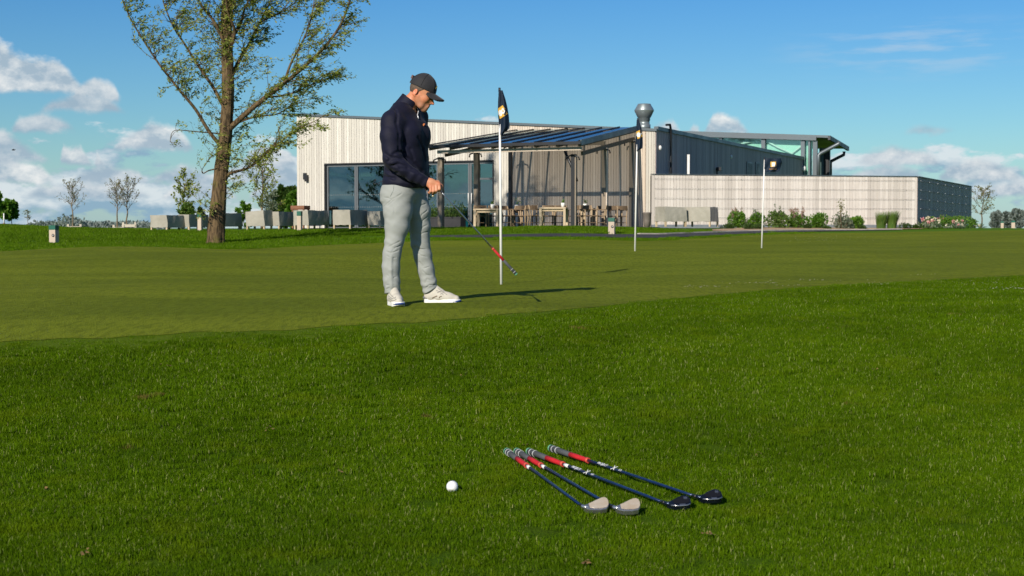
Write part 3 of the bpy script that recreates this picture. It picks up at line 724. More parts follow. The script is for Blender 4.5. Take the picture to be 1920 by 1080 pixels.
m = MB(); m.add([FLz+up2, FRz+up2, RRz+up2, RLz+up2], [(0, 1, 2, 3)]); m.add([FLz, FRz, RRz, RLz, FLz+up2, FRz+up2, RRz+up2, RLz+up2], [(3, 2, 1, 0), (0, 1, 5, 4), (1, 2, 6, 5), (2, 3, 7, 6), (3, 0, 4, 7)])
m.second(1, glassmat('canopy_glass_edge', (.98, .98, .97), .0, .05, .3)).build('roof_glass', M_roofg, can)
nr = 8
for i in range(nr):
    f = .008+.984*i/(nr-1); a_, b_ = FLz.lerp(FRz, f), RLz.lerp(RRz, f); d_ = (b_-a_)
    m = MB(); m.beam(a_+d_*.004-Z*.09, b_-d_*.004-Z*.09, .06, .14); r_ = m.build('rafter', M_chairb, can); r_['label'] = 'brown timber rafter'
    m = MB(); m.beam(a_-d_*.006+Z*.036, b_-d_*.004+Z*.036, .04, .032); m.build('glazing_bar', M_dark, can)
m = MB(); m.beam(FL-U*.05-Vv*.05+Z*(zfr-.03), FR+U*.05-Vv*.05+Z*(zfr-.03), .08, .10); m.build('gutter', M_dark, can)
s_b = .22
m = MB(); m.beam(FL+U*.25+Vv*s_b+Z*(cz(s_b)-.235), FR-U*.02+Vv*s_b+Z*(cz(s_b)-.235), .08, .11); m.build('front_beam', M_woodp, can)
for s2 in (2.6,):
    m = MB(); m.beam(FL+U*.25+Vv*s2+Z*(cz(s2)-.28), FR-U*.1+Vv*s2+Z*(cz(s2)-.28), .07, .12); m.build('purlin', M_post, can)
m = MB(); m.beam(FR-U*.12+Vv*.5+Z*(cz(.5)-.42), FR-U*.12+Vv*(s_f-.1)+Z*(cz(s_f-.1)-.42), .08, .13); m.build('side_beam', M_chairb, can)
m = MB(); m.beam(FR+U*.03+Z*(zfr-.02), RR+U*.03+Z*(zrr-.02), .05, .18); m.build('verge_trim', M_fascia, can)
m = MB(); m.beam(FL+U*.3+(RL-FL)*.1+Z*(cz(.5)-.36), RL+U*.3-(RL-FL)*.03+Z*(zrl-.30), .08, .13); m.build('side_beam', M_chairb, can)
def post(px, base, d, mat, w, edge_mat=None):
    s = on_line(px, base, d); p = base+d*s; st = (p-FL).dot(Vv)
    m = MB(); zt1 = cz(st)-.45; m.box(p+Z*((zt1+GZ)/2), w, w, zt1-GZ, AX); pp = m.build('post', mat, can)
    if edge_mat: m = MB(); m.box(p+U*(w/2+.02)+Z*((zt1+GZ)/2), .04, w*.8, zt1-GZ, AX); m.build('post_strip', edge_mat, pp)
    m = MB(); m.tube([p-U*.24-Vv*(w/2+.02)+Z*(zt1-.2), p-U*.22-Vv*(w/2+.03)+Z*(zt1-.1), p-Vv*(w/2+.04)+Z*(zt1-.02), p+U*.22-Vv*(w/2+.03)+Z*(zt1-.1), p+U*.24-Vv*(w/2+.02)+Z*(zt1-.2)], .025, 6); m.build('post_lamp', M_dark, pp)
    return p
fb = FL+Vv*.6
post(1075, fb, U, M_dark, .13, M_post)
post(827, fb, U, M_post, .17)
rs = FR-U*.16; ls = FL+U*.36; lsd = (RL-FL).normalized()
post(1133, rs, Vv, M_post, .15, M_woodp); post(1184, rs, Vv, M_post, .15, M_woodp)
post(894, ls, lsd, M_post, .17); post(957, ls, lsd, M_dark, .12)
m = MB(); p = FR-U*.35+Vv*.6; m.tube([p-U*.42+Z*(zfr-.25), p-U*.2+Z*(zfr-.7), p+U*.02+Z*(zfr-1.25)], .045, 8); m.build('brace', M_dark, can)

# ------------------------------------------------------------------ timber screen fence
FA = at(1221, HOR, 50.6); FA.z = 0; zft = zat(327.5, 50.6)
FB = at(1718, HOR, (zft-CAMZ)*FPX/(HOR-332)); FB.z = 0
FC = at(1820, HOR, (zft-CAMZ)*FPX/(HOR-350.5)); FC.z = 0
M_galv = pm('galvanised_wire', (.55, .56, .57), (.45, .46, .47), 9, .4, .4)
fence = thing('timber_fence', (FA.x, FA.y, GZ), 'tall screen fence of pale weathered vertical boards with wire rails, right of the clubhouse', 'fence')
dA = (FB-FA); LA = dA.length; dA.normalize(); nA = Vector((dA.y, -dA.x, 0))
dB = (FC-FB); LB = dB.length; dB.normalize(); nB = Vector((dB.y, -dB.x, 0))
m = MB(); board_wall(m, None, FA, dA, nA, LA, GZ+.12, zft, pitch=.118, gap=.008, wvar=.12); m.build('board_panel', M_woodf, fence)
m = MB(); board_wall(m, None, FB, dB, nB, LB, GZ+.12, zft, pitch=.14, gap=.01, wvar=.1); m.build('board_panel', M_woodshade, fence)['label'] = 'fence boards on the shaded end, darker tone for the shade'
m = MB(); wallslab(m, FA, FB, GZ-.2, zft-.02, th=.12, nrm=nA); wallslab(m, FB, FC, GZ-.2, zft-.02, th=.12, nrm=nB); m.build('fence_frame', M_back, fence)
m = MB(); m.beam(FA+Z*(zft+.02)-nA*.03, FB+Z*(zft+.02)-nA*.03, .2, .022); m.beam(FB+Z*(zft+.02)-nB*.03+dB*.1, FC+Z*(zft+.02)-nB*.03, .2, .022); m.build('capping', M_fascia, fence)
m = MB(); m.box(FA+dA*LA/2+nA*.06+Z*(GZ+.08), LA, .08, .20, (dA, nA, Z)); m.build('plinth', pm('plinth_block', (.20, .22, .25), (.15, .17, .2), 4, .8), fence)
for i in range(5):
    zz = zft-.14-.345*i
    m = MB(); m.tube([FA+dA*.1+nA*.085+Z*zz, FB-dA*.12+nA*.085+Z*zz], .004, 6)
    for t in np.arange(.12, LA, 1.62): m.tube([FA+dA*t+nA*.02+Z*zz, FA+dA*t+nA*.09+Z*zz], .005, 5)
    m.build('trellis_wire', M_fascia, fence)
    m = MB(); m.tube([FB+dB*.2+nB*.085+Z*zz, FC-dB*.2+nB*.085+Z*zz], .006, 6)
    k0_ = len(m.f)
    for t in np.arange(.3, LB, 1.9): m.sphere(FB+dB*t+nB*.10+Z*zz, .017, 8, 6)
    m.second(k0_, M_galv).build('trellis_wire', M_fascia, fence)
wp = at(1290, HOR, 53.0); m = MB(); m.box((wp.x, wp.y, (GZ+zat(291, 53))/2), .085, .085, zat(291, 53)-GZ, rnd=.5); m.box((wp.x, wp.y, zat(291, 53)+.012), .10, .10, .02); m.box((wp.x, wp.y, GZ+.02), .2, .2, .04)
tag(m.build('white_post', M_white), 'plain white square post standing in the yard behind the timber fence', 'post')
# terrace paving
m = MB(); 
tv = [LC+U*-6-Vv*8.2, LC+U*-6+Vv*.1, LC+U*(LF+1.2)+Vv*.1, LC+U*(LF+1.2)-Vv*6.0]
def terr(a, b, c_, d_, nx=40, ny=14):
    V_ = []
    for i in range(nx+1):
        p, q_ = a.lerp(d_, i/nx), b.lerp(c_, i/nx)
        for j in range(ny+1): V_.append(p.lerp(q_, j/ny))
    V_ = np.array([list(x) for x in V_]); V_[:, 2] = GA(V_[:, 0], V_[:, 1])+.016
    o = np_obj('terrace', V_, gridfaces(nx+1, ny+1)[:, [0, 3, 2, 1]], M_pave, smooth=True); tag(o, kind='structure')
terr(fac(560)-Vv*5.0-U*5, fac(560)-U*5+Vv*.1, RC+U*.3+Vv*.1, RC+U*.3-Vv*4.6)
# ================================================================== PLANTS
def barkmat(name, ca, cb, moss=None):
    m, nt, out = newmat(name); n = N(nt); o = n.obj()
    g = n.noise(n.map(o, (14, 14, 2.2)), 1.6, 6, .65); col = n.mix(n.sstep(g, .35, .62), c3(*cb), c3(*ca))
    if moss: col = n.mix(n.math('MULTIPLY', n.sstep(n.noise(o, 2.2, 4), .52, .68), .55), col, c3(*moss))
    nt.links.new(n.bsdf(col, .9, 0, .15, n.bump(g, .9, .03)), out.inputs[0]); return m
M_bark = barkmat('ridged_bark', (.155, .105, .055), (.032, .023, .014), (.11, .105, .022))
M_bark2 = barkmat('young_bark', (.22, .17, .11), (.10, .08, .055))
M_leaf = leafmat('willow_leaf', (.145, .195, .030), (.235, .280, .045), (.36, .36, .07))
M_leafg = leafmat('shrub_leaf', (.060, .150, .012), (.105, .220, .020), (.17, .29, .035))
M_leafd = leafmat('dark_leaf', (.035, .080, .016), (.065, .120, .022), (.11, .17, .04))
M_leafs = leafmat('sparse_leaf', (.15, .16, .07), (.21, .21, .09), (.28, .25, .12))
M_leafv = leafmat('silver_leaf', (.12, .16, .10), (.20, .24, .17), (.28, .30, .22))
M_reed = leafmat('reed_leaf', (.06, .14, .02), (.12, .20, .035), (.20, .25, .07))
M_leafr = leafmat('hazed_wood_leaf', (.17, .215, .205), (.21, .25, .235), (.24, .27, .245), .2)  # distance haze put into the leaf colour, paler and bluer

def leaves_mesh(name, P, D, size, wid, mat, parent, sz_var=.4, droop=0.0):
    """P Nx3 positions, D Nx3 preferred leaf directions"""
    n_ = len(P); P = np.asarray(P); D = np.asarray(D)+RNG.normal(0, .55, (n_, 3)); D[:, 2] -= droop
    D /= np.linalg.norm(D, axis=1, keepdims=True)+1e-9
    Rv = RNG.normal(0, 1, (n_, 3)); S = np.cross(D, Rv); S /= np.linalg.norm(S, axis=1, keepdims=True)+1e-9
    L = size*RNG.uniform(1-sz_var, 1+sz_var, (n_, 1)); Wd = wid*L/size
    Nn_ = np.cross(D, S)
    V = np.stack([P, P+D*L*.45+S*Wd+Nn_*L*.06, P+D*L, P+D*L*.45-S*Wd+Nn_*L*.06], 1).reshape(-1, 3)
    F = np.arange(n_*4).reshape(-1, 4)
    return np_obj(name, V, F, mat, parent, rnd=RNG.uniform(0, 1, n_))
def bez(pts, m=10):
    """smooth curve through points (Catmull-Rom)"""
    pts = [Vector(p) for p in pts]; P = [pts[0]*2-pts[1]]+pts+[pts[-1]*2-pts[-2]]; out = []
    for i in range(1, len(P)-2):
        for j in range(m):
            t = j/m; a, b, c, d = P[i-1], P[i], P[i+1], P[i+2]
            out.append(.5*((2*b)+(c-a)*t+(2*a-5*b+4*c-d)*t*t+(3*b-a-3*c+d)*t**3))
    out.append(pts[-1]); return out
def rv(s=1): return Vector((random.gauss(0, s), random.gauss(0, s), random.gauss(0, s)))

# ---- the big tree
TY = 38.0; tb = ground_at(404, TY); sT = TY/FPX
tree = thing('willow_tree', tb, 'big leaning tree with ridged brown bark and thin wind-blown foliage, left of the golfer', 'tree')
tm = MB(); LP = []; LD = []
trunk_px = [(403, 462, 19), (404, 455, 17.6), (405, 440, 15.8), (408, 400, 14.2), (414, 330, 12.8), (419, 290, 12.4), (424, 236, 11.6), (427, 180, 11.2), (427, 139, 10.8), (426, 90, 10.2), (425, 40, 10), (427, 0, 9.4), (430, -80, 8), (433, -160, 6), (431, -240, 4.5), (436, -330, 2.6), (439, -420, 1)]
tp_ = bez([at(x, y, TY) for x, y, r in trunk_px], 4); tr_ = np.interp(np.linspace(0, 1, len(tp_)), np.linspace(0, 1, len(trunk_px)), [r*sT for x, y, r in trunk_px])
# furrowed trunk surface
nn_ = 28; vs = []
for i, p in enumerate(tp_):
    for k in range(nn_):
        t = 2*math.pi*k/nn_; fl = 1+.06*math.sin(5*t+i*.25)+.05*math.sin(9*t-i*.4)+random.uniform(-.035, .035)
        if i < 9: fl *= 1+(.20*max(0, math.sin(3*t+1))**2+.12*max(0, math.sin(5*t+2.2))**2)*(1-i/9)**2
        vs.append(p+Vector((math.cos(t), math.sin(t), 0))*tr_[i]*fl)
tm.add(vs, [(i*nn_+k, i*nn_+(k+1) % nn_, (i+1)*nn_+(k+1) % nn_, (i+1)*nn_+k) for i in range(len(tp_)-1) for k in range(nn_)], .5, True)
LIMBS = [ # px points, start radius px, depth drift (m) at the tip
    ([(421, 280), (409.7, 269), (389, 242), (367, 205.6), (339, 172), (316.7, 144), (294, 114), (266.7, 72), (247, 39), (230.6, 3), (222, -30)], 4.2, -1.2),
    ([(424, 205), (415, 192), (400, 164), (380.6, 136), (364, 111), (344.8, 80.6), (325, 50), (311, 17), (303, -10), (294, -60)], 4.2, .9),
    ([(428, 180), (421, 111), (419, 78), (400, 39), (380.6, 14), (366, -14), (350, -60)], 5.2, -.6),
    ([(426, 246), (436, 236), (469, 206), (500, 181), (533, 156), (567, 128), (603, 94), (633, 56), (650, 19), (660, -16), (668, -60)], 6.5, -1.0),
    ([(430, 150), (436, 139), (450, 111), (467, 83), (483, 50), (500, 17), (513, -12), (530, -70)], 5.2, 1.1),
    ([(428, 84), (433, 72), (450, 47), (458, 19), (468, -6), (482, -60)], 4.6, -.7),
    ([(424, 334), (432, 325), (465, 315), (489, 297), (508, 279), (533, 261), (558, 242), (588, 228), (608, 217)], 3.3, -.9),
    ([(428, 240), (444, 231), (478, 219), (519, 214), (543, 200), (565, 191)], 3.0, 1.2),
    ([(480, 60), (489, 42), (528, 22), (555, 3), (580, -20)], 2.6, .2),
    ([(419, 318), (405, 317), (391, 320), (381, 325), (379, 318), (390, 302), (398, 292)], 1.8, -.3),
    ([(420, 252), (405, 250), (370, 247), (333, 244), (322, 250), (319, 266)], 1.7, -.5),
    ([(430, 8), (448, -40), (470, -110), (500, -190), (520, -270)], 5, .8),
    ([(426, -20), (404, -70), (376, -130), (350, -210), (335, -280)], 5, -.6),
    ([(431, -120), (450, -190), (478, -260), (490, -330)], 4, -.9),
    ([(432, -170), (410, -230), (392, -300), (384, -360)], 3.6, .8),
    ([(427, 100), (440, 60), (425, 10), (432, -60), (450, -120)], 4, -1.6),
    ([(533, 156), (545, 120), (566, 80), (582, 40), (590, -5), (596, -50)], 2.8, -.4),
    ([(603, 94), (622, 88), (640, 80), (652, 66)], 1.3, .2),
    ([(500, 181), (528, 180), (556, 172), (584, 158), (610, 150), (628, 140)], 2.0, .6),
]
def twig(p, d, L, r, depth, leafn, wind, lsz=1.0):
    pts = [p]; dd = d.normalized(); m = 5
    for i in range(m):
        dd = (dd+rv(.13)+wind*.10+Vector((0, 0, .02))).normalized(); pts.append(pts[-1]+dd*L/m)
    tm.tube(pts, [r*(1-.8*i/m) for i in range(m+1)], 4 if r < .02 else 6, cap=False, rnd=.5)
    if depth > 0:
        for k in range(random.randint(2, 4)):
            i = random.randint(1, m); sd = (dd+rv(.55)+wind*.3).normalized(); twig(pts[i], sd, L*random.uniform(.35, .6), r*.5, depth-1, leafn, wind)
    for k in range(leafn):
        t = random.uniform(.15, 1.0); i = min(int(t*m), m-1); q = pts[i].lerp(pts[i+1], t*m-i)+rv(.035)
        LP.append(q); LD.append(dd*.5+wind*.55+Vector((0, 0, -.25)))
wind = Vector((1.0, .1, .12))
for pts, r0, dr in LIMBS:
    m = len(pts); P = bez([at(x, y, TY+dr*(i/(m-1))**1.2) for i, (x, y) in enumerate(pts)], 5); k = len(P)
    tm.tube(P, [max(r0*sT*(1-.86*(i/(k-1))**.8), .008) for i in range(k)], 8, rnd=.5)
    L = sum((P[i+1]-P[i]).length for i in range(k-1))
    thin = r0 < 2
    for j in range(int(L*(3.6 if thin else 9.5))):
        t = random.uniform(.16, 1)**.9; i = min(int(t*(k-1)), k-2); d = (P[i+1]-P[i]).normalized()
        dr_ = (d*.55+rv(.45)+Vector((0, 0, .22))+wind*.22)
        twig(P[i].lerp(P[i+1], t*(k-1)-i), dr_, random.uniform(.35, 1.05)*(1.15-.4*t), .013 if not thin else .008, 1, 13 if not thin else 4, wind)
for i in range(len(tp_)):   # shoots on the trunk
    if 9 < i < 58:
        for q in range(2):
            a = random.uniform(0, 6.28); d = Vector((math.cos(a), math.sin(a), .7)); twig(tp_[i]+d*tr_[i]*.8, d, random.uniform(.4, 1.2), .009, 1, 12, wind)
tm.build('trunk', M_bark, tree)
leaves_mesh('crown', [list(p) for p in LP], [list(d) for d in LD], .078, .016, M_leaf, tree, .45, .1)
print('willow leaves', len(LP))

# ---- young trees
def young_tree(name, px, base, top, wpx, Y, label, leafmat_, nleaf, lsz, bare=.42, group=None, nbr=14, lean=0.0, bark=None, spread=.7, up=.75, zb=None, lw=.3):
    b = ground_at(px, Y); b.z = zat(base, Y) if zb is None else zb; s = Y/FPX; H = (base-top)*s; Wd = wpx*s/2
    o = thing(name, b, label, 'tree', group); t = MB(); lp = []; ld = []
    tk = [b+Vector((lean*H*(i/6)**1.5+random.gauss(0, .01)*H*(i > 0), random.gauss(0, .008)*H, H*.97*i/6)) for i in range(7)]; tk[0].z -= .1
    tk = bez(tk, 3); k = len(tk); t.tube(tk, [max(H*.020*(1-.9*i/(k-1)), H*.0022) for i in range(k)], 7)
    for j in range(nbr):
        f = bare+(1-bare-.06)*(j+random.uniform(-.3, .3))/(nbr-1); f = min(max(f, .05), .95); p = tk[min(int(f*(k-1)), k-1)]
        a = j*2.4+random.uniform(-.5, .5); fall = math.sin(min(1, (1-f)/(1-bare)+.18)*math.pi*.62)**.8
        L = Wd*spread*1.35*max(.25, fall)*random.uniform(.8, 1.15)
        d = Vector((math.cos(a), math.sin(a), up*random.uniform(.7, 1.4))).normalized(); pts = [p]
        for q in range(5): d = (d+rv(.10)+Vector((lean*.2, 0, .06))).normalized(); pts.append(pts[-1]+d*L/5*1.1)
        t.tube(pts, [max(H*.0062*(1-.75*q/5), H*.0014) for q in range(6)], 5, cap=False)
        for w_ in range(9):
            i = random.randint(1, 5); d2 = (d+rv(.5)+Vector((lean*.3, 0, .2))).normalized(); l2 = L*random.uniform(.22, .5); e = pts[i]+d2*l2
            t.tube([pts[i], pts[i].lerp(e, .5)+rv(.02*L), e], [H*.0026, H*.0018, H*.001], 4, cap=False)
            for u_ in range(2):
                e2 = e.lerp(pts[i], random.uniform(0, .5))+(d2+rv(.6)).normalized()*l2*.5; t.tube([e.lerp(pts[i], .4), e2], [H*.0014, H*.0009], 3, cap=False)
                for x in range(nleaf): lp.append(list(e2.lerp(e, random.random())+rv(.03*L+.01))); ld.append(list(d2+Vector((lean, 0, -.2))))
            for x in range(nleaf): lp.append(list(pts[i].lerp(e, random.random())+rv(.04*L+.01))); ld.append(list(d2+Vector((lean, 0, -.2))))
    t.build('trunk', bark or M_bark2, o)
    if lp: leaves_mesh('crown', lp, ld, lsz, lsz*lw, leafmat_, o)
    return o
GT = 'young trees beyond the lawn'
young_tree('young_tree', 136, 427, 345, 40, 85, 'almost bare young tree behind the single low rail frame at the far left', M_leafs, 1, .08, group=GT, nbr=15, up=1.0, spread=.9)
young_tree('young_tree', 220, 427, 345, 40, 85, 'almost bare young tree, the left one of the close pair', M_leafs, 1, .08, group=GT, nbr=14, up=1.0, spread=.9)
young_tree('young_tree', 239, 427, 341, 46, 86, 'almost bare young tree, the right one of the close pair', M_leafs, 1, .085, group=GT, nbr=16, up=1.0, spread=.9)
young_tree('young_tree', 340, 425, 327, 48, 72, 'slim leafy young tree rising behind the two leftmost covered seats', M_leaf, 2, .12, .25, group=GT, lean=.10, nbr=16)
young_tree('young_tree', 491, 425, 291, 66, 72, 'tallest leafy young tree, between the big trunk and the clubhouse', M_leaf, 2, .12, .22, group=GT, lean=.04, nbr=20)
young_tree('young_tree', 508, 425, 362, 34, 70, 'small grey green sapling leaning beside the tallest young tree', M_leafv, 3, .12, .15, group=GT, nbr=12)
young_tree('young_tree', 1840, 424, 350, 46, 74, 'lone young tree with brownish leaves past the end of the fence', M_leafs, 2, .075, .28, group=GT, nbr=15, lean=.06)
young_tree('young_tree', 52, 422, 393, 12, 88, 'tiny bare sapling on the grassy rise', M_leafs, 1, .07, .3, group=GT, nbr=8)
young_tree('sapling', 352, 428, 388, 26, 66, 'low yellow green sapling behind the gap between covered seats', M_reed, 6, .14, .05, nbr=10)
young_tree('sapling', 376, 428, 390, 14, 66, 'small dark sapling just above the covered seats beside the marker post', M_leafd, 5, .12, .1, nbr=8)
young_tree('sapling', 458, 428, 384, 24, 68, 'short leafy sapling just right of the big tree trunk', M_leafg, 6, .14, .1, nbr=10)
GB = 'bushy trees at the far left'
young_tree('bushy_tree', 9, 421, 378, 22, 95, 'dense bushy tree on the rise, left one of the two', M_leafg, 4, .22, .22, group=GB, nbr=14, lw=.4)
young_tree('bushy_tree', 22, 421, 381, 20, 96, 'dense bushy tree on the rise, right one of the two', M_leafg, 4, .22, .25, group=GB, nbr=14, lw=.4)
young_tree('bushy_tree', -8, 421, 362, 22, 90, 'bushy tree cut by the left edge of the view', M_leafg, 4, .22, .22, group=GB, nbr=14, lw=.4)
young_tree('evergreen_tree', 537, 428, 361, 36, 84, 'dark green bushy tree against the left end of the clubhouse', M_leafd, 26, .22, .02, nbr=22, spread=.95, lw=.4)
young_tree('evergreen_tree', 553, 428, 366, 26, 83, 'olive green bushy tree half hidden by the clubhouse corner', M_leafg, 26, .22, .02, nbr=20, spread=.95, lw=.4)
GR = 'round trees far off at the right'
for px, top, w, Y, lb in ((1868, 402, 17, 210, 'left'), (1888, 404, 19, 215, 'middle'), (1907, 399, 22, 205, 'right')):
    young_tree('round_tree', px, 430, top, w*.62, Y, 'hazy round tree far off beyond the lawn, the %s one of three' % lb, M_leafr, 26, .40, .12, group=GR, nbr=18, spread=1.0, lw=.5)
# far wood along the horizon
P_ = []; D_ = []
for i in range(150):
    px = random.uniform(60, 300) if i < 120 else random.uniform(1935, 2100); Y = random.uniform(290, 360); b = at(px, HOR, Y)
    h = random.uniform(.5, 1.15)*(1.9 if 112 < px < 150 else 1.25 if px < 300 else 2)
    for k in range(150):
        v = rv(1); v.normalize(); v *= random.random()**.33
        P_.append((b.x+v.x*2.4, b.y+v.y*2.4, .2+abs(h*.55+v.z*h*.85))); D_.append((v.x, v.y, v.z))
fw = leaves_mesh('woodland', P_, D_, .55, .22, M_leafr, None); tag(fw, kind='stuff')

# ---- rail guards round the young trees
M_rail = boards('rail_timber', [(.52, .47, .38), (.45, .4, .33)], .6, .4)
def rails(px0, px1, top, base, Y, label, tilt=0):
    a, b = at(px0, HOR, Y), at(px1, HOR, Y); za, zb2 = zat(top, Y), zat(base, Y)
    o = thing('tree_guard', (a.x, a.y, zb2), label, 'rail', 'rail guards by the young trees')
    for p in (a, b): m = MB(); m.box((p.x, p.y, (za+zb2)/2), .12, .12, za-zb2+.2); m.build('guard_post', M_rail, o)
    m = MB(); m.beam((a.x, a.y-.08, za-.10), (b.x, b.y-.08, za-.10+tilt), .04, .16); m.build('rail', M_rail, o)
rails(128, 151.5, 423.5, 431, 80, 'low timber rail frame standing alone in front of the bare young tree')
rails(213.5, 231, 425, 431, 80, 'low timber rail frame, the left one of the overlapping pair')
rails(231.5, 254, 420, 429, 83, 'low timber rail frame, the taller right one of the overlapping pair')

# ---- bushes in the planting bed
def bush(name, px, base, w, h, Y, label, mat, nl, lsz, cat='shrub', group='shrubs along the timber fence', spikes=0, smat=None, lobes=7):
    s = Y/FPX; b = ground_at(px, Y); b.z = G(b.x, b.y)
    o = thing(name, b, label, cat, group); lp = []; ld = []; m = MB(); rx, hz_ = w*s/2, h*s
    cs = [(Vector((random.uniform(-.55, .55)*rx, random.uniform(-.5, .5)*rx, hz_*random.uniform(.3, .62))), random.uniform(.42, .6)) for _ in range(lobes)]
    for c, q in cs: m.tube([b, b+c*.5+rv(.02), b+c], [.016, .012, .006], 5, cap=False)
    nl = int(nl*1.9); lsz *= .78
    for i in range(nl):
        c, q = random.choice(cs); v = rv(1).normalized(); r = random.uniform(.7, 1.05)
        p = b+c+Vector((v.x*rx*q*r, v.y*rx*q*r, v.z*hz_*q*.85*r))
        if p.z < b.z: p.z = b.z+random.uniform(0, .06)
        lp.append(list(p)); ld.append([v.x, v.y, v.z+.3])
    m.build('stem', M_bark2, o); leaves_mesh('foliage', lp, ld, lsz, lsz*.32, mat, o)
    if spikes:
        lp = []; ld = []; m = MB()
        for i in range(spikes):
            x = random.uniform(-.85, .85)*rx; d = Vector((x*.5+random.gauss(0, .06), random.gauss(0, .08), 1)).normalized(); st0 = b+Vector((0, 0, .02)); st = b+Vector((x*.6, random.uniform(-.3, .3)*rx, hz_*.4)); L = hz_*random.uniform(.55, 1.0)
            m.tube([st0, st, st+d*L*.5, st+d*L+rv(.01)], [.008, .008, .006, .004], 4, cap=False)
            for k in range(34): t = random.uniform(.35, 1); lp.append(list(st+d*L*t+rv(.018))); ld.append(list(d+rv(.4)))
        m.build('flower_stem', M_bark2, o); leaves_mesh('blossoms', lp, ld, .06, .014, smat or M_leafv, o)
    return o
random.seed(21)
M_pinkish = leafmat('faded_bloom', (.24, .16, .12), (.34, .22, .19), (.4, .3, .24), .2)
bush('shrub', 1384, 424, 42, 30, 50.0, 'leafy shrub with faded pinkish flower stalks, nearest to the covered seats', M_leafg, 900, .085, spikes=9, smat=M_pinkish)
bush('shrub', 1418, 425, 36, 26, 50.1, 'green shrub with tall grey spires behind the farthest flagstick', M_leafg, 800, .085, spikes=8, smat=M_leafv)
bush('shrub', 1461, 428, 42, 31, 50.3, 'wide bushy shrub with two dark spires right of the farthest flagstick', M_reed, 900, .09, spikes=5, smat=M_leafv)
bush('shrub', 1497, 424, 42, 28, 50.6, 'shrub topped with fine mauve sprays, left of the round dome shrub', M_leafg, 850, .085, spikes=14, smat=M_pinkish)
bush('shrub', 1535, 424, 36, 29, 50.7, 'neat dome shaped bright green shrub', M_leafg, 1100, .08, lobes=9)
bush('shrub', 1581, 427, 40, 24, 50.7, 'silvery grey shrub with one tall dry stalk above it', M_leafv, 700, .085, spikes=8, smat=M_leafv)
p_ = ground_at(1578, 50.3); 
bush('shrub', 1608, 427, 28, 24, 50.9, 'small rounded green shrub right of the silvery one', M_leafg, 800, .08)
def low(px, w, h, Y, label): bush('ground_plant', px, 430, w, h, Y, label, M_leafd, 330, .06, 'plant', 'low mats of green along the bed edge', lobes=5)
low(1362, 26, 9, 48.6, 'low green mat at the bed tip, beside the covered seats')
low(1406, 22, 10, 48.2, 'dark low mat at the bed edge left of the farthest flagstick')
low(1424, 18, 10, 48.4, 'dark low mat tucked at the foot of the farthest flagstick')
low(1514, 13, 8, 50.0, 'small low mat between the mauve sprayed and dome shrubs')
low(1551, 14, 5, 50.1, 'flat low mat at the right foot of the dome shrub')
low(1617, 18, 7, 50.4, 'flat low mat under the small rounded shrub')
low(1696, 26, 10, 51.0, 'low dark mat at the fence corner')
low(1720, 22, 9, 51.2, 'low dark mat just past the fence corner')
# dry tall stalk over the silver shrub
def reeds(name, px, w, h, Y, label, nb, mat, cat='grass clump', group='ornamental grass clumps by the fence', spread=.28, bw=.012):
    s = Y/FPX; b = ground_at(px, Y); o = thing(name, b, label, cat, group); V = []; F = []; rr = []
    for i in range(nb):
        a = random.uniform(0, 6.28); r0 = random.random()**.5*w*s*.22; L = h*s*random.uniform(.55, 1.05); ou = Vector((math.cos(a), math.sin(a), 0)); p = b+ou*r0
        sdv = Vector((-ou.y, ou.x, 0))*bw*.5; k = len(V); bend = random.uniform(.5, 1.4)*spread
        for t in (0, .35, .7, 1.0):
            c = p+Vector((0, 0, L*t))+ou*L*bend*t*t*.9+Vector((.10*L*t*t, 0, 0)); wv = sdv*(1-.85*t); V += [tuple(c-wv), tuple(c+wv)]
        for q in range(3): F.append((k+q*2, k+q*2+1, k+q*2+3, k+q*2+2)); rr.append(min(1, max(0, random.gauss(.45, .25))))
    np_obj('blade_clump', V, F, mat, o, rnd=rr)
    return o
reeds('ornamental_grass', 1652, 40, 32, 51.2, 'dark ornamental grass clump, left one of the tall pair by the fence', 520, M_reed, bw=.022)
reeds('ornamental_grass', 1672, 38, 33, 51.3, 'brighter ornamental grass clump, right one of the tall pair by the fence', 520, M_reed, bw=.022)
m_ = MB(); b = ground_at(1578, 50.5); d_ = thing('tall_stalk', b, 'single tall dry stalk standing up above the silvery shrub', 'plant')
tpk = at(1577.5, 378, 50.5); m_.tube([b, b.lerp(tpk, .5)+Vector((-.03, 0, 0)), tpk], [.012, .01, .006], 5); m_.build('stem', M_bark2, d_)
lp = [list(b.lerp(tpk, t)+rv(.03+.05*(t > .85))) for t in [random.uniform(.45, 1)**.6 for _ in range(90)]]; leaves_mesh('foliage', lp, [[0, 0, .4]]*90, .06, .02, M_leafs, d_)
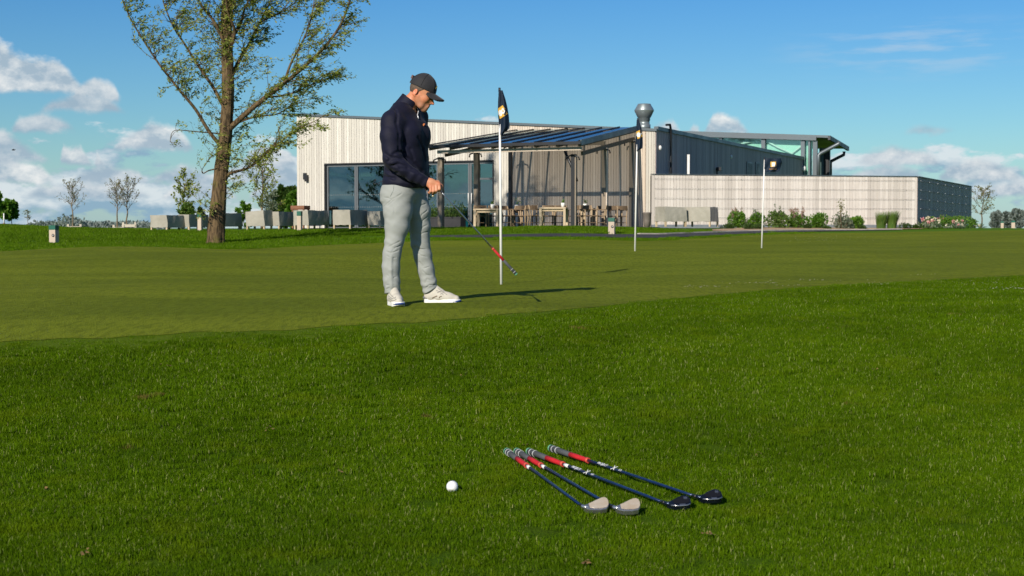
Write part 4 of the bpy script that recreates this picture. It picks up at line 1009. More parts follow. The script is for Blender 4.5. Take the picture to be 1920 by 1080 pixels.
# pink flowers and the mound past the fence corner
M_pink = leafmat('pink_petal', (.62, .22, .26), (.72, .38, .40), (.80, .62, .56), .25)
M_cream = leafmat('cream_petal', (.74, .66, .52), (.80, .72, .62), (.84, .8, .7), .25)
def flower(px, py, Y, label, mat, r=.075, leaves=M_leafv):
    p = at(px, py, Y); b = Vector((p.x, p.y, G(p.x, p.y))); h = max(p.z-b.z, .12); p = b+Vector((0, 0, h))
    o = thing('pink_flower' if mat is M_pink else 'cream_flower', b, label, 'flower', 'flowers past the fence corner'); m = MB(); m.tube([b, b.lerp(p, .5)+rv(.01), p], [.012, .010, .008], 5); m.build('stem', M_leafg, o)
    lp, ld = [], []
    for i in range(26): v = rv(1).normalized(); lp.append(list(p+v*r*.25)); ld.append([v.x, v.y, v.z+.35])
    leaves_mesh('blossom', lp, ld, r*1.1, r*.42, mat, o)
    lp = [list(b+Vector((random.gauss(0, .05), random.gauss(0, .05), random.uniform(.02, h*.6)))) for _ in range(24)]; leaves_mesh('foliage', lp, [[random.gauss(0, 1), random.gauss(0, 1), .9] for _ in lp], .16, .022, leaves, o)
FLW = [(1730, 411.5, 50.9, M_pink, .085, 'leftmost pink flower, on a tall stem in front of the dark fence end'), (1740, 409, 51.4, M_cream, .085, 'tallest pale flower beside the leftmost pink one'),
    (1741, 416.5, 51.0, M_pink, .095, 'large pink flower low at the left of the bed'), (1749, 414, 51.3, M_pink, .09, 'deep pink flower between the two pale ones'), (1752, 410.5, 51.8, M_cream, .08, 'pale flower standing above the deep pink cluster'),
    (1761, 415, 51.2, M_cream, .085, 'cream flower at the left end of the green mound'), (1760, 410.5, 52.6, M_pink, .085, 'pink flower first in the row behind the mound'), (1769, 410.5, 53, M_pink, .085, 'pink flower second in the row behind the mound'),
    (1778, 411, 53.4, M_pink, .08, 'pink flower last in the row behind the mound'), (1788, 415.5, 51.6, M_pink, .075, 'pink flower over the middle of the mound'), (1794, 415.5, 51.7, M_cream, .075, 'cream flower over the middle of the mound'),
    (1804, 414.5, 52, M_pink, .07, 'pink flower over the right of the mound'), (1776, 422.5, 50.7, M_cream, .07, 'low cream flower in front of the mound'), (1797, 422, 50.8, M_pink, .06, 'low pink flower at the front right of the mound'),
    (1803.5, 421.5, 50.9, M_cream, .06, 'low cream flower, the rightmost at the foot of the mound'), (1836, 425.5, 51, M_cream, .05, 'tiny white flower alone on the lawn beyond the mound')]
for px, py, Y, mt, r, lb in FLW: flower(px, py, Y, lb, mt, r*.72)
bush('shrub', 1788, 430, 96, 22, 52.6, 'long low green mound of foliage under the pink flowers', M_leafg, 1500, .07, lobes=16)
for px, h, Y, lb in ((1741, 22, 54.5, 'first reddish upright shrub against the dark fence end'), (1766, 22, 56.5, 'second reddish upright shrub against the dark fence end'), (1797, 21, 59, 'third reddish upright shrub against the dark fence end'), (1823, 17, 63, 'last upright shrub at the far end of the dark fence')):
    bush('shrub', px, 424, 13 if px < 1820 else 16, h, Y-1.2, lb, M_leafs if px < 1800 else M_leafd, 340, .08, lobes=5, group='upright shrubs by the dark fence end')

# ---- trees standing beyond the left edge: their shadows streak the lawn and they stand mirrored in the glass doors
GO = 'trees mirrored in the glass doors'
for x, y, h, w, lb in ((-27, 26, 11, 6.0, 'tall dark tree mirrored in the leftmost glass door'), (-38, 30, 9, 6.5, 'broad dark tree mirrored in the middle glass doors'), (-50, 20, 12, 7.5, 'large far tree mirrored in the doors beside the canopy post')):
    s_ = y/FPX; px = 960+x/s_; zb_ = G(x, y); base = HOR+(CAMZ-zb_)/s_
    young_tree('mirrored_tree', px, base, base-h/s_, w/s_, y, lb, M_leafd, 5, .16, .18, group=GO, nbr=26, bark=M_bark, zb=zb_, lw=.35)
# ================================================================== TERRACE FURNITURE
random.seed(5)
M_cover = pm('grey_canvas', (.35, .33, .28), (.29, .275, .23), 2.2, .85, bump=.8, bscale=6, bdist=.03)
M_teak = boards('pale_teak', [(.50, .40, .27), (.44, .34, .22), (.56, .45, .31)], .6, .35)
M_chair = boards('brown_teak', [(.17, .115, .07), (.13, .09, .055), (.21, .145, .09)], .6, .35)
M_cleg = boards('chair_leg_teak', [(.36, .265, .165), (.30, .22, .135), (.42, .31, .2)], .6, .35)
M_brown = pm('brown_box', (.24, .10, .05), (.18, .08, .04), 4, .7)
def cover(px0, px1, top, base, Y, label, rz=-YAW, depth=.72, legs=True, slope=.0):
    a, b = at(px0, HOR, Y), at(px1, HOR, Y); w = (b-a).length/math.cos(rz)*.98; zb = zat(base, Y); H = zat(top, Y)-zb
    c = (a+b)/2; o = thing('covered_armchair', (c.x, c.y+.3, zb), label, 'covered seat', 'covered terrace seats', rz)
    nx, ny, nz = 10, 8, 8; V = []; idx = {}; F = []
    hem = .17*H/.7
    def P(i, j, k):
        key = (i, j, k)
        if key not in idx:
            x, y, z = i/nx-.5, j/ny-.5, k/nz; tap = 1-.05*z
            zz = hem+(H-hem)*z+slope*x*z*H
            if k == nz: zz += .010*math.sin(i*1.3+px0)*math.sin(j*1.1)-.035*(1-(2*x)**2)*(1-(2*y)**2)
            zz -= (0 if k else .008*math.sin(i*1.7+px0))
            fold = .006*math.sin(i*1.9+z*4+px0*.3)+.006*math.sin(j*2.1-z*3+px1)-.012*z
            idx[key] = len(V); V.append((x*w*tap+(fold if abs(x) == .5 else 0), y*depth*tap+(fold if abs(y) == .5 else 0), zz))
        return idx[key]
    for i in range(nx):
        for k in range(nz):
            F.append((P(i, 0, k), P(i+1, 0, k), P(i+1, 0, k+1), P(i, 0, k+1))); F.append((P(i+1, ny, k), P(i, ny, k), P(i, ny, k+1), P(i+1, ny, k+1)))
        for j in range(ny): F.append((P(i, j, nz), P(i+1, j, nz), P(i+1, j+1, nz), P(i, j+1, nz)))
    for j in range(ny):
        for k in range(nz):
            F.append((P(0, j+1, k), P(0, j, k), P(0, j, k+1), P(0, j+1, k+1))); F.append((P(nx, j, k), P(nx, j+1, k), P(nx, j+1, k+1), P(nx, j, k+1)))
    ob = np_obj('canvas_cover', V, F, M_cover, o, world=False, smooth=True)
    md = ob.modifiers.new('crease', 'EDGE_SPLIT'); md.split_angle = R(50)
    if legs:
        for sx in (-1, 1):
            for sy in (-1, 1):
                m = MB(); m.box((sx*(w/2-.04), sy*(depth/2-.04), hem/2+.01), .055, .055, hem+.06); m.build('leg', M_teak, o, world=False)
    return o
CV = [(292, 329, 403.5, 434, 46.4, 'covered seat at the far left end of the terrace row', .95), (346, 372, 402.5, 433, 47.2, 'covered seat half behind the marker post, left of the trunk', 1.1),
      (423, 431, 399.5, 432.5, 47.2, 'covered seat with a dark shaded side just right of the trunk', 1.3), (464, 503, 395.5, 433, 47.2, 'covered seat with a sloping top and raised hem, second right of the trunk', .5),
      (505, 540, 397, 432, 47.8, 'covered seat by the marker post at the clubhouse corner', 1.1), (566, 597, 394.5, 431.5, 47.8, 'covered seat in front of the wooden box at the wall lamp', 1.3),
      (638, 674, 393.5, 431, 47.6, 'covered seat in the middle of the tall glass doors', 1.2), (698, 724, 396, 430.5, 47.8, 'covered seat half hidden by the golfer', .8)]
for px0, px1, tp2, bs, Y, lb, dp in CV: cover(px0, px1, tp2, bs, Y, lb, depth=dp, slope=.08 if px0 == 464 else 0)
cover(1237.5, 1282, 388, 424, 47.6, 'left one of the two covered seats before the pale fence', rz=R(24), depth=.7, slope=-.04)
cover(1292, 1341, 388, 424, 47.8, 'right one of the two covered seats before the pale fence', rz=R(-30), depth=.75)
# wooden box behind the seat by the wall lamp
p = fac(589)-Vv*1.0; zz = zat(391, p.y); o = thing('wooden_tray', (p.x, p.y, GZ), 'reddish brown wooden tray table beneath the wall lamp', 'table')
m = MB(); m.box(p+Z*(zz-.02), .62, .45, .05, AX); m.box(p-Vv*.21+Z*(zz+.05), .62, .03, .12, AX); m.box(p+Vv*.21+Z*(zz+.05), .62, .03, .12, AX); m.box(p+U*.295+Z*(zz+.05), .03, .39, .12, AX); m.box(p-U*.295+Z*(zz+.05), .03, .39, .12, AX); m.build('tray', M_brown, o)
for sx in (-.25, .25):
    for sy in (-.17, .17): m = MB(); m.box(p+U*sx+Vv*sy+Z*((GZ+zz-.045)/2), .05, .05, zz-.045-GZ, AX); m.build('leg', M_brown, o)

def table(px0, px1, top, Y, label, depth=.8, rz=-YAW*.35, mat=M_teak):
    a, b = at(px0, HOR, Y), at(px1, HOR, Y); c = (a+b)/2; w = (b-a).length*1.02; g = GZ+.02; H = zat(top, Y)-g
    o = thing('dining_table', (c.x, c.y, g), label, 'table', 'dining tables under the canopy', rz)
    m = MB(); m.box((0, 0, H-.025), w, depth, .05); m.build('tabletop', mat, o, world=False, bevel=.006)
    m = MB(); m.box((0, -depth/2+.08, H-.09), w-.16, .03, .08); m.box((0, depth/2-.08, H-.09), w-.16, .03, .08); m.build('apron', mat, o, world=False)
    for sx in (-1, 1):
        for sy in (-1, 1): m = MB(); m.box((sx*(w/2-.05), sy*(depth/2-.05), (H-.05)/2), .08, .08, H-.05); m.build('leg', mat, o, world=False)
    return Vector((c.x, c.y, g+H))
T1 = table(891, 938, 391.5, 47.4, 'pale wooden dining table at the left, behind the nearest flagstick')
T2 = table(958, 979, 392, 49.2, 'small dark dining table farther back beside the slim dark post', .7, mat=M_chair)
T3 = table(1013.5, 1063, 389, 47.2, 'pale wooden dining table in the middle, the most open to view')
T4 = table(1090, 1114, 390, 48.2, 'narrow pale dining table right of the black canopy post', .9)
def chair(px, Y, rz, label, proto={}):
    g = GZ+.02; c = at(px, HOR, Y); grp = 'dining chairs under the canopy'
    if 'o' in proto:
        o = copy_tree(proto['o']); o.location = (c.x, c.y, g); o.rotation_euler.z = rz; o['label'] = label; return o
    o = thing('dining_chair', (c.x, c.y, g), label, 'chair', grp, rz); proto['o'] = o
    m = MB(); m.box((0, 0, .445), .46, .44, .035); m.build('seat', M_chair, o, world=False, bevel=.01)
    for sx in (-1, 1):
        m = MB(); m.tube([(sx*.21, -.20, 0), (sx*.205, -.195, .3), (sx*.215, -.19, .64)], [.018, .024, .02], 8); m.build('leg', M_cleg, o, world=False)
        m = MB(); m.tube([(sx*.20, .24, 0), (sx*.20, .205, .42), (sx*.215, .235, .66), (sx*.20, .27, .80)], [.018, .024, .022, .018], 8); m.build('leg', M_cleg, o, world=False)
        m = MB(); m.beam((sx*.225, -.21, .65), (sx*.225, .24, .66), .045, .025); m.build('armrest', M_chair, o, world=False)
    m = MB()
    pt = [(-.21, .25), (-.12, .285), (0, .30), (.12, .285), (.21, .25)]
    for (x0, y0), (x1, y1) in zip(pt[:-1], pt[1:]): m.hexa([(x0, y0-.012, .66), (x1, y1-.012, .66), (x1, y1+.012, .66), (x0, y0+.012, .66), (x0, y0+.008, .80), (x1, y1+.008, .80), (x1, y1+.03, .80), (x0, y0+.03, .80)])
    m.build('backrest', M_chair, o, world=False)
    m = MB(); m.beam((-.20, -.0, .22), (.20, 0, .22), .02, .025); m.beam((-.20, -.18, .22), (-.20, .2, .22), .02, .025); m.beam((.20, -.18, .22), (.20, .2, .22), .02, .025); m.build('stretcher', M_chair, o, world=False)
    return o
CH = [(903, 48.3, R(170), 'dining chair tucked behind the left pale table, nearer its left leg'), (925, 48.4, R(190), 'dining chair tucked behind the left pale table, nearer the flagstick'),
      (949, 47.5, R(80), 'dining chair just right of the nearest flagstick'), (958, 48.6, R(60), 'darkest dining chair in the cluster beside the flagstick'), (972, 48.3, R(-20), 'dining chair in front of the small dark table'),
      (991, 48.0, R(200), 'dining chair with its back to the wall, between the dark and middle tables'), (1004, 47.4, R(100), 'dining chair end-on at the left of the middle pale table'), (1030, 48.3, R(175), 'dining chair behind the middle pale table, left'),
      (1049, 48.4, R(185), 'dining chair behind the middle pale table, right'), (1071, 48.6, R(-70), 'dining chair just left of the black canopy post'), (1088, 48.0, R(150), 'dining chair at the left end of the narrow pale table'),
      (1104, 47.4, R(20), 'dining chair in front of the narrow pale table'), (1123, 48.2, R(-100), 'dining chair at the right end of the narrow pale table'), (1130, 49.2, R(180), 'dining chair beside the middle timber post'),
      (1150, 49.2, R(160), 'left one of the two dark chairs set apart at the right'), (1160, 49.4, R(200), 'right one of the two dark chairs set apart at the right')]
for px, Y, rz, lb in CH: chair(px, Y, rz, lb)
M_pot = pm('white_ceramic', (.78, .76, .70), (.7, .68, .62), 5, .35)
M_potg = pm('grey_ceramic', (.34, .36, .38), (.28, .3, .32), 5, .5)
def tpot(t, dx_, label, mat, h=.15, sprig=0):
    p = t+Vector((dx_, -.1, 0)); o = thing('table_pot', p, label, 'pot', 'pots on the dining tables'); m = MB(); m.lathe(p, [(.001, .0), (.05, 0), (.062, h*.5), (.066, h), (.055, h), (.05, h-.02), (.001, h-.02)], 14); m.build('vessel', mat, o)
    m = MB(); m.sphere(p+Z*(h+.005), .03, 8, 6)
    lp = [list(p+Z*(h+random.uniform(0, .06+sprig))+rv(.02)+Vector((sprig*random.uniform(-.3, .9), 0, 0))) for _ in range(40)]; leaves_mesh('sprig', lp, [[random.gauss(0, .5), 0, 1] for _ in lp], .05, .012, M_leafg if not sprig else M_leafd, o)
tpot(T1, .16, 'white pot on the left pale table', M_pot); tpot(T2, .0, 'grey pot with a thin sprig on the small dark table', M_potg, .14, .18)
tpot(T3, .30, 'white pot on the middle pale table', M_pot); tpot(T4, -.10, 'white pot with a sprig on the narrow pale table', M_pot, .14, .06)
for px, Y, lb in ((1003, 48.2, 'dark bottle on the far edge of the middle table group, left one'), (1013, 48.25, 'dark bottle on the far edge of the middle table group, right one')): pass
# planters with hedging under the canopy, tall pot by the fence
M_plant = pm('planter_metal', (.022, .022, .024), (.016, .016, .018), 3, .6)
def planter(px0, px1, s, top, leaf, label, hh):
    a, b = fac(px0), fac(px1); c = (a+b)/2-Vv*s; w = (b-a).length; zt2 = zat(top, c.y)
    o = thing('planter_box', (c.x, c.y, GZ), label, 'planter', 'planters before the glass doors', -YAW); m = MB(); h2 = zt2-GZ
    m.box((0, 0, h2/2+.01), w, .45, h2); m.box((0, -.215, h2+.005), w+.03, .06, .04); m.box((0, .215, h2+.005), w+.03, .06, .04); m.build('box', M_plant, o, world=False)
    lp = []; ld = []
    for i in range(1300): lp.append((random.uniform(-w/2, w/2), random.uniform(-.26, .26), h2+abs(random.gauss(.10, .10))*hh*(1+.5*math.sin(i*.01)))); ld.append((random.gauss(0, .6), random.gauss(0, .6), .8))
    Mx = mw(o); leaves_mesh('hedge', [list(Mx@Vector(p)) for p in lp], ld, .09, .02, leaf, o)
planter(805, 832, 1.0, 409, M_leafd, 'dark planter with low evergreen hedge, left of the timber canopy post', 1.0)
planter(832.5, 889, .95, 408, M_leafd, 'long black planter with evergreen hedge below the glass door', 1.25)
p = at(1213, HOR, 48.6); o = thing('tall_pot', (p.x, p.y, GZ+.02), 'tall tapered brown grey plant pot where the canopy wall meets the fence', 'pot'); s_ = 48.6/FPX; m = MB()
zt3 = zat(398, 48.6)-GZ-.02; m.lathe((p.x, p.y, GZ+.02), [(.001, 0), (5.2*s_, 0), (6.8*s_, zt3*.5), (8.3*s_, zt3-.05), (8.8*s_, zt3-.04), (8.8*s_, zt3), (7.6*s_, zt3), (7.2*s_, zt3-.08), (.001, zt3-.08)], 20); m.build('vessel', pm('brown_pot', (.17, .145, .125), (.13, .11, .1), 5, .7), o)
m = MB(); m.lathe((p.x, p.y, GZ+zt3-.075), [(.001, .015), (7.1*s_, .012)], 16); m.build('soil', M_soil, o)

# ------------------------------------------------------------------ marker posts, stake, bird
M_pg = pm('green_paint', (.012, .11, .075), (.01, .09, .06), 5, .45)
M_ptim = boards('marker_timber', [(.50, .42, .33), (.46, .38, .30)], .6, .3)
def marker(px, top, base, w, Y, label, face=True):
    s = Y/FPX; b = at(px, base, Y); b.z = min(b.z, G(b.x, b.y)+.03); b.z = G(b.x, b.y); H = zat(top, Y)-b.z; ww = w*s
    o = thing('marker_post', b, label, 'post', 'square timber marker posts with green tops', R(-14)); hg = H*.24
    m = MB(); m.box((0, 0, (H-hg)/2-.05), ww, ww, H-hg+.1); m.build('timber', M_ptim, o, world=False, bevel=.006)
    m = MB(); m.box((0, 0, H-hg/2), ww*1.05, ww*1.05, hg); m.build('green_top', M_pg, o, world=False, bevel=.006)
    if face:
        m = MB(); m.lathe((ww*.18, -ww/2-.001, (H-hg)*.60), [(.001, .012), (ww*.20, .012), (ww*.21, 0)], 14, (0, -1, 0)); f = m.build('disc', M_dark, o, world=False)
        m = MB(); m.lathe((ww*.20, -ww/2-.014, (H-hg)*.60), [(.001, .004), (ww*.07, .004), (ww*.07, 0)], 10, (0, -1, 0)); m.build('disc_centre', M_white, f, world=False)
marker(101.5, 422.5, 457, 13, 36, 'marker post with green top standing alone at the left')
marker(375.5, 399, 433, 7.5, 45.2, 'marker post with green top before a covered seat, left of the big trunk', False)
marker(562, 396, 432, 8, 45.3, 'marker post with green top at the clubhouse corner', False)
marker(1147, 408.5, 446.5, 11.5, 41.6, 'marker post with green top on the slope below the canopy')
marker(1879, 415, 427, 5.2, 58, 'small marker post at the far right, the left one of two', False)
marker(1899.5, 414, 427, 6.5, 57, 'small marker post at the far right, the right one of two', False)
p = ground_at(7.5, 55); m = MB(); zt4 = zat(400, 55); o = thing('boundary_stake', p, 'thin white stake with a red foot on the grassy rise at the left edge', 'stake')
m.tube([p-Z*.05+Z*.1, (p.x, p.y, zt4)], .022, 8); m.build('shaft', M_white, o); m = MB(); m.tube([p-Z*.05, p+Z*.1], .0235, 8); m.build('foot', pm('red_paint', (.5, .05, .03), (.4, .04, .03), 5, .5), o)
bp = at(25, 281, 90); s_ = 90/FPX; o = thing('bird', bp, 'small dark bird gliding among the clouds', 'bird'); V = []
m = MB(); m.sphere(bp, 1.6*s_, 10, 8, (2.0, 1, .75)); m.sphere(bp+Vector((3.4*s_, 0, .3*s_)), .85*s_, 8, 6); m.add([bp+Vector((-2.6*s_, -1.0*s_, 0)), bp+Vector((-2.6*s_, 1.0*s_, 0)), bp+Vector((-5.6*s_, 1.4*s_, .4*s_)), bp+Vector((-5.6*s_, -1.4*s_, .4*s_))], [(0, 1, 2, 3)]); m.build('body', M_dark, o)
for sx in (-1, 1):
    m = MB(); a = [Vector((1.5*s_, .6*s_*sx, .5*s_)), Vector((-1.6*s_, .6*s_*sx, .4*s_)), Vector((-1.0*s_-sx*2.2*s_, 6*s_*sx, 1.2*s_)), Vector((1.2*s_-sx*2.4*s_, 6*s_*sx, 1.4*s_)), Vector((-sx*5.0*s_, 10*s_*sx, .2*s_))]
    m.prism([bp+a[0], bp+a[1], bp+a[2], bp+a[4], bp+a[3]], (0, 0, .25*s_)); m.build('wing', M_dark, o)
# ================================================================== GOLFER
class Field:
    """signed distance grid; primitives are blended in and turned into one closed mesh"""
    def __init__(s, lo, hi, h):
        s.h = h; s.lo = np.array(lo, float); s.n = np.ceil((np.array(hi)-s.lo)/h).astype(int)+1
        s.ax = [s.lo[i]+h*np.arange(s.n[i]) for i in range(3)]; s.D = np.full(s.n, .5, np.float32)
    def win(s, lo, hi):
        sl = []
        for i in range(3):
            a = int(max(0, math.floor((lo[i]-s.lo[i])/s.h))); b = int(min(s.n[i], math.ceil((hi[i]-s.lo[i])/s.h)+1))
            sl.append(slice(a, max(a+1, b)))
        P = np.meshgrid(*[s.ax[i][sl[i]] for i in range(3)], indexing='ij', sparse=True)
        return tuple(sl), P
    def put(s, lo, hi, fn, k=.02, mode='add', pad=None):
        pad = (k+.03) if pad is None else pad
        sl, P = s.win(np.array(lo)-pad, np.array(hi)+pad); d = fn(P).astype(np.float32); D = s.D[sl]
        if mode == 'add':
            if k > 0: hh = np.clip(.5+.5*(D-d)/k, 0, 1); s.D[sl] = D*(1-hh)+d*hh-k*hh*(1-hh)
            else: s.D[sl] = np.minimum(D, d)
        else:
            if k > 0: hh = np.clip(.5-.5*(D+d)/k, 0, 1); s.D[sl] = D*(1-hh)-d*hh+k*hh*(1-hh)
            else: s.D[sl] = np.maximum(D, -d)
    def cone(s, a, b, ra, rb, k=.02, mode='add', sq=None):
        a = np.array(a, float); b = np.array(b, float); r = max(ra, rb)
        def fn(P):
            d = b-a; L2 = (d*d).sum()+1e-12; t = np.clip(((P[0]-a[0])*d[0]+(P[1]-a[1])*d[1]+(P[2]-a[2])*d[2])/L2, 0, 1)
            return np.sqrt((P[0]-a[0]-d[0]*t)**2+(P[1]-a[1]-d[1]*t)**2+(P[2]-a[2]-d[2]*t)**2)-(ra+(rb-ra)*t)
        s.put(np.minimum(a, b)-r, np.maximum(a, b)+r, fn, k, mode)
    def chain(s, pts, rad, k=.02):
        for i in range(len(pts)-1): s.cone(pts[i], pts[i+1], rad[i], rad[i+1], k if i == 0 else min(k, .02))
    def ell(s, c, r, k=.02, ax=None, mode='add', cut=None):
        c = np.array(c, float); r = np.array(r, float); A = np.eye(3) if ax is None else np.array(ax, float); R_ = r.max()
        def fn(P):
            q = [(P[0]-c[0])*A[i][0]+(P[1]-c[1])*A[i][1]+(P[2]-c[2])*A[i][2] for i in range(3)]
            k0 = np.sqrt(sum((q[i]/r[i])**2 for i in range(3))); k1 = np.sqrt(sum((q[i]/r[i]**2)**2 for i in range(3)))+1e-9
            d = k0*(k0-1)/k1
            if cut is not None: d = np.maximum(d, cut(q))
            return d
        s.put(c-R_, c+R_, fn, k, mode)
    def column(s, rows, f, r, k=.03):
        """rows: (z, cx, cy, half depth along f, half width along r)"""
        A = np.array(sorted(rows)); z = A[:, 0]
        def fn(P):
            Zz = P[2]; zi = np.clip(Zz, z[0], z[-1]); I = lambda j: np.interp(zi.ravel(), z, A[:, j]).reshape(zi.shape)
            cx, cy, a, b = I(1), I(2), I(3), I(4); X, Y = P[0]-cx, P[1]-cy
            qf, qr = X*f[0]+Y*f[1], X*r[0]+Y*r[1]; e = 2.3
            g = (np.abs(qf/a)**e+np.abs(qr/b)**e)**(1/e); d = (g-1)*np.minimum(a, b)
            dz = np.maximum(z[0]-Zz, Zz-z[-1]); return np.maximum(d, dz)
        s.put((-.6, -.6, z[0]), (.6, .6, z[-1]), fn, k)
    def warp(s, fn):
        P = np.meshgrid(*s.ax, indexing='ij', sparse=True); near = np.abs(s.D) < .08
        s.D = s.D+np.where(near, fn(P), 0).astype(np.float32)
    def mesh(s):
        D = s.D; S = D < 0; nx, ny, nz = D.shape
        cs = (nx-1, ny-1, nz-1); acc = np.zeros((cs[0]*cs[1]*cs[2], 3)); cnt = np.zeros(cs[0]*cs[1]*cs[2], np.int32); quads = []
        def cid(i, j, k): return (i*cs[1]+j)*cs[2]+k
        for a in range(3):
            sl0 = [slice(None)]*3; sl1 = [slice(None)]*3; sl0[a] = slice(0, -1); sl1[a] = slice(1, None)
            A, B = D[tuple(sl0)], D[tuple(sl1)]; cr = (A < 0) != (B < 0)
            I = np.argwhere(cr); o1, o2 = [x for x in range(3) if x != a]
            ok = (I[:, o1] > 0) & (I[:, o1] < D.shape[o1]-1) & (I[:, o2] > 0) & (I[:, o2] < D.shape[o2]-1); I = I[ok]
            va = A[I[:, 0], I[:, 1], I[:, 2]]; vb = B[I[:, 0], I[:, 1], I[:, 2]]; t = va/(va-vb)
            P = I.astype(float); P[:, a] += t; ids = []
            for d1, d2 in ((-1, -1), (0, -1), (0, 0), (-1, 0)):
                J = I.copy(); J[:, o1] += d1; J[:, o2] += d2; c = cid(J[:, 0], J[:, 1], J[:, 2]); ids.append(c)
                for q in range(3): acc[:, q] += np.bincount(c, P[:, q], len(acc))
                cnt += np.bincount(c, minlength=len(cnt)).astype(np.int32)
            Q = np.stack(ids, 1); flip = (va < 0) if a != 1 else (va >= 0); Q[~flip] = Q[~flip][:, ::-1]; quads.append(Q)
        Q = np.concatenate(quads); used = np.where(cnt > 0)[0]; mp = -np.ones(len(cnt), np.int64); mp[used] = np.arange(len(used))
        V = acc[used]/cnt[used, None]*s.h+s.lo
        return V, mp[Q]
def smooth_v(V, F, it=1, lam=.5):
    for _ in range(it):
        A = np.zeros_like(V); c = np.zeros(len(V))
        for i in range(4):
            for j in ((i+1) % 4, (i+3) % 4):
                for q in range(3): A[:, q] += np.bincount(F[:, i], V[F[:, j], q], len(V))
                c += np.bincount(F[:, i], minlength=len(V))
        V = V+lam*(A/np.maximum(c, 1)[:, None]-V)
    return V
class Cfun:  # cloth folds: a few warped waves
    def __init__(s, seed): s.r = np.random.default_rng(seed)
def waves(P, spec):
    o = 0
    for kx, ky, kz, ph, a in spec: o = o+a*np.sin(kx*P[0]+ky*P[1]+kz*P[2]+ph)
    return o

ORG = onground(790, 571.5, 9, 13); ORG.z = G(ORG.x, ORG.y)
print('golfer at', ORG)
S_ = 240.0
def L(px, py, y=0.0): return np.array([(px-790)/S_, y, (571-py)/S_])
fang = R(26); Fd = np.array([math.cos(fang), -math.sin(fang), 0]); Rd = np.array([-math.sin(fang), -math.cos(fang), 0])
golfer = thing('person', ORG, 'man in black cap, navy quarter-zip top and grey trousers, looking down at his upturned club', 'person')

# joints
shR = L(740, 231, -.175); elR = L(742, 300, -.235); wrR = L(801, 341, -.215)
shL = L(781, 217, .165); elL = L(786, 291, .225); wrL = L(795, 347, .13)
hipR, knR, anR = L(744, 362, -.085), L(740, 462, -.125), L(739, 549, -.135)
hipL, knL, anL = L(768, 362, .085), L(787, 457, .115), L(806, 544, .125)
# ---- head frame
hp = R(25); hy = R(9)
HF = np.array([math.cos(hp)*math.cos(hy), -math.cos(hp)*math.sin(hy), -math.sin(hp)]); HU = np.array([math.sin(hp)*math.cos(hy), -math.sin(hp)*math.sin(hy), math.cos(hp)]); HR = np.array([-math.sin(hy), -math.cos(hy), 0])
H0 = L(796, 166, -.02)
def hd(f, r, u): return H0+HF*f+HR*r+HU*u
HAX = [HF, HR, HU]
b = Field((-.42, -.40, -.02), (.36, .34, 1.86), .005)
# trunk and limbs beneath the clothes (slimmer than the clothes)
b.column([(.86, -.155, 0, .10, .14), (.98, -.125, 0, .105, .145), (1.15, -.108, 0, .11, .145), (1.32, -.10, 0, .11, .155), (1.44, -.108, 0, .10, .15), (1.51, -.12, 0, .07, .11)], Fd, Rd)
for sh, el, wr in ((shR, elR, wrR), (shL, elL, wrL)):
    b.cone(L(762, 210), sh, .06, .05, .03); b.chain([sh, el, wr], [.055, .042, .027])
for hp_, kn, an in ((hipR, knR, anR), (hipL, knL, anL)): b.chain([hp_, kn, an], [.08, .05, .035], .03)
b.cone(anR, L(746, 562, -.25), .035, .028); b.cone(anL, L(845, 560, .12), .035, .028)
# neck and head
b.cone(L(763, 203, 0), L(768, 193, -.005), .066, .058, .03); b.cone(L(766, 198, 0), hd(-.030, 0, -.06), .060, .055, .02)
b.ell(hd(-.006, 0, .004), (.099, .077, .094), .02, HAX)
b.ell(hd(.036, 0, -.055), (.056, .060, .078), .03, HAX)
for s in (-1, 1):
    b.cone(hd(-.012, s*.056, -.082), hd(.040, s*.036, -.128), .021, .019, .03)
    b.cone(hd(.040, s*.036, -.128), hd(.066, s*.006, -.144), .019, .018, .02)
    b.ell(hd(.054, s*.038, -.066), (.024, .022, .022), .025, HAX)
    b.cone(hd(.082, s*.010, -.026), hd(.070, s*.046, -.024), .012, .010, .014)
b.ell(hd(.070, 0, -.145), (.019, .024, .018), .018, HAX)
b.cone(hd(.078, 0, -.07), hd(.074, 0, -.125), .026, .020, .02)
for s in (-1, 1):
    b.ell(hd(.096, s*.030, -.046), (.013, .017, .011), .008, HAX, 'sub')
    b.ell(hd(.0755, s*.031, -.0465), (.0125, .0125, .0125), .003, HAX)
b.cone(hd(.090, 0, -.036), hd(.116, 0, -.076), .0075, .0105, .010)
for s in (-1, 1): b.ell(hd(.101, s*.011, -.081), (.009, .008, .007), .008, HAX)
b.cone(hd(.094, -.016, -.108), hd(.094, .016, -.108), .0062, .0062, .006); b.cone(hd(.091, -.014, -.1185), hd(.091, .014, -.1185), .0068, .0068, .005)
b.cone(hd(.1015, -.018, -.1132), hd(.1015, .018, -.1132), .0022, .0022, .004, 'sub')
for s in (-1, 1):
    ea = R(14); EF = HF*math.cos(ea)-HU*math.sin(ea); EU = HF*math.sin(ea)+HU*math.cos(ea); EN = HR*s*.94-HF*.34; EN /= np.linalg.norm(EN)
    b.ell(hd(-.034, s*.079, -.052), (.019, .0085, .031), .006, [EF, EN, EU]); b.ell(hd(-.030, s*.090, -.047), (.010, .007, .017), .005, [EF, EN, EU], 'sub')
    b.ell(hd(-.024, s*.077, -.077), (.010, .008, .011), .006, HAX)
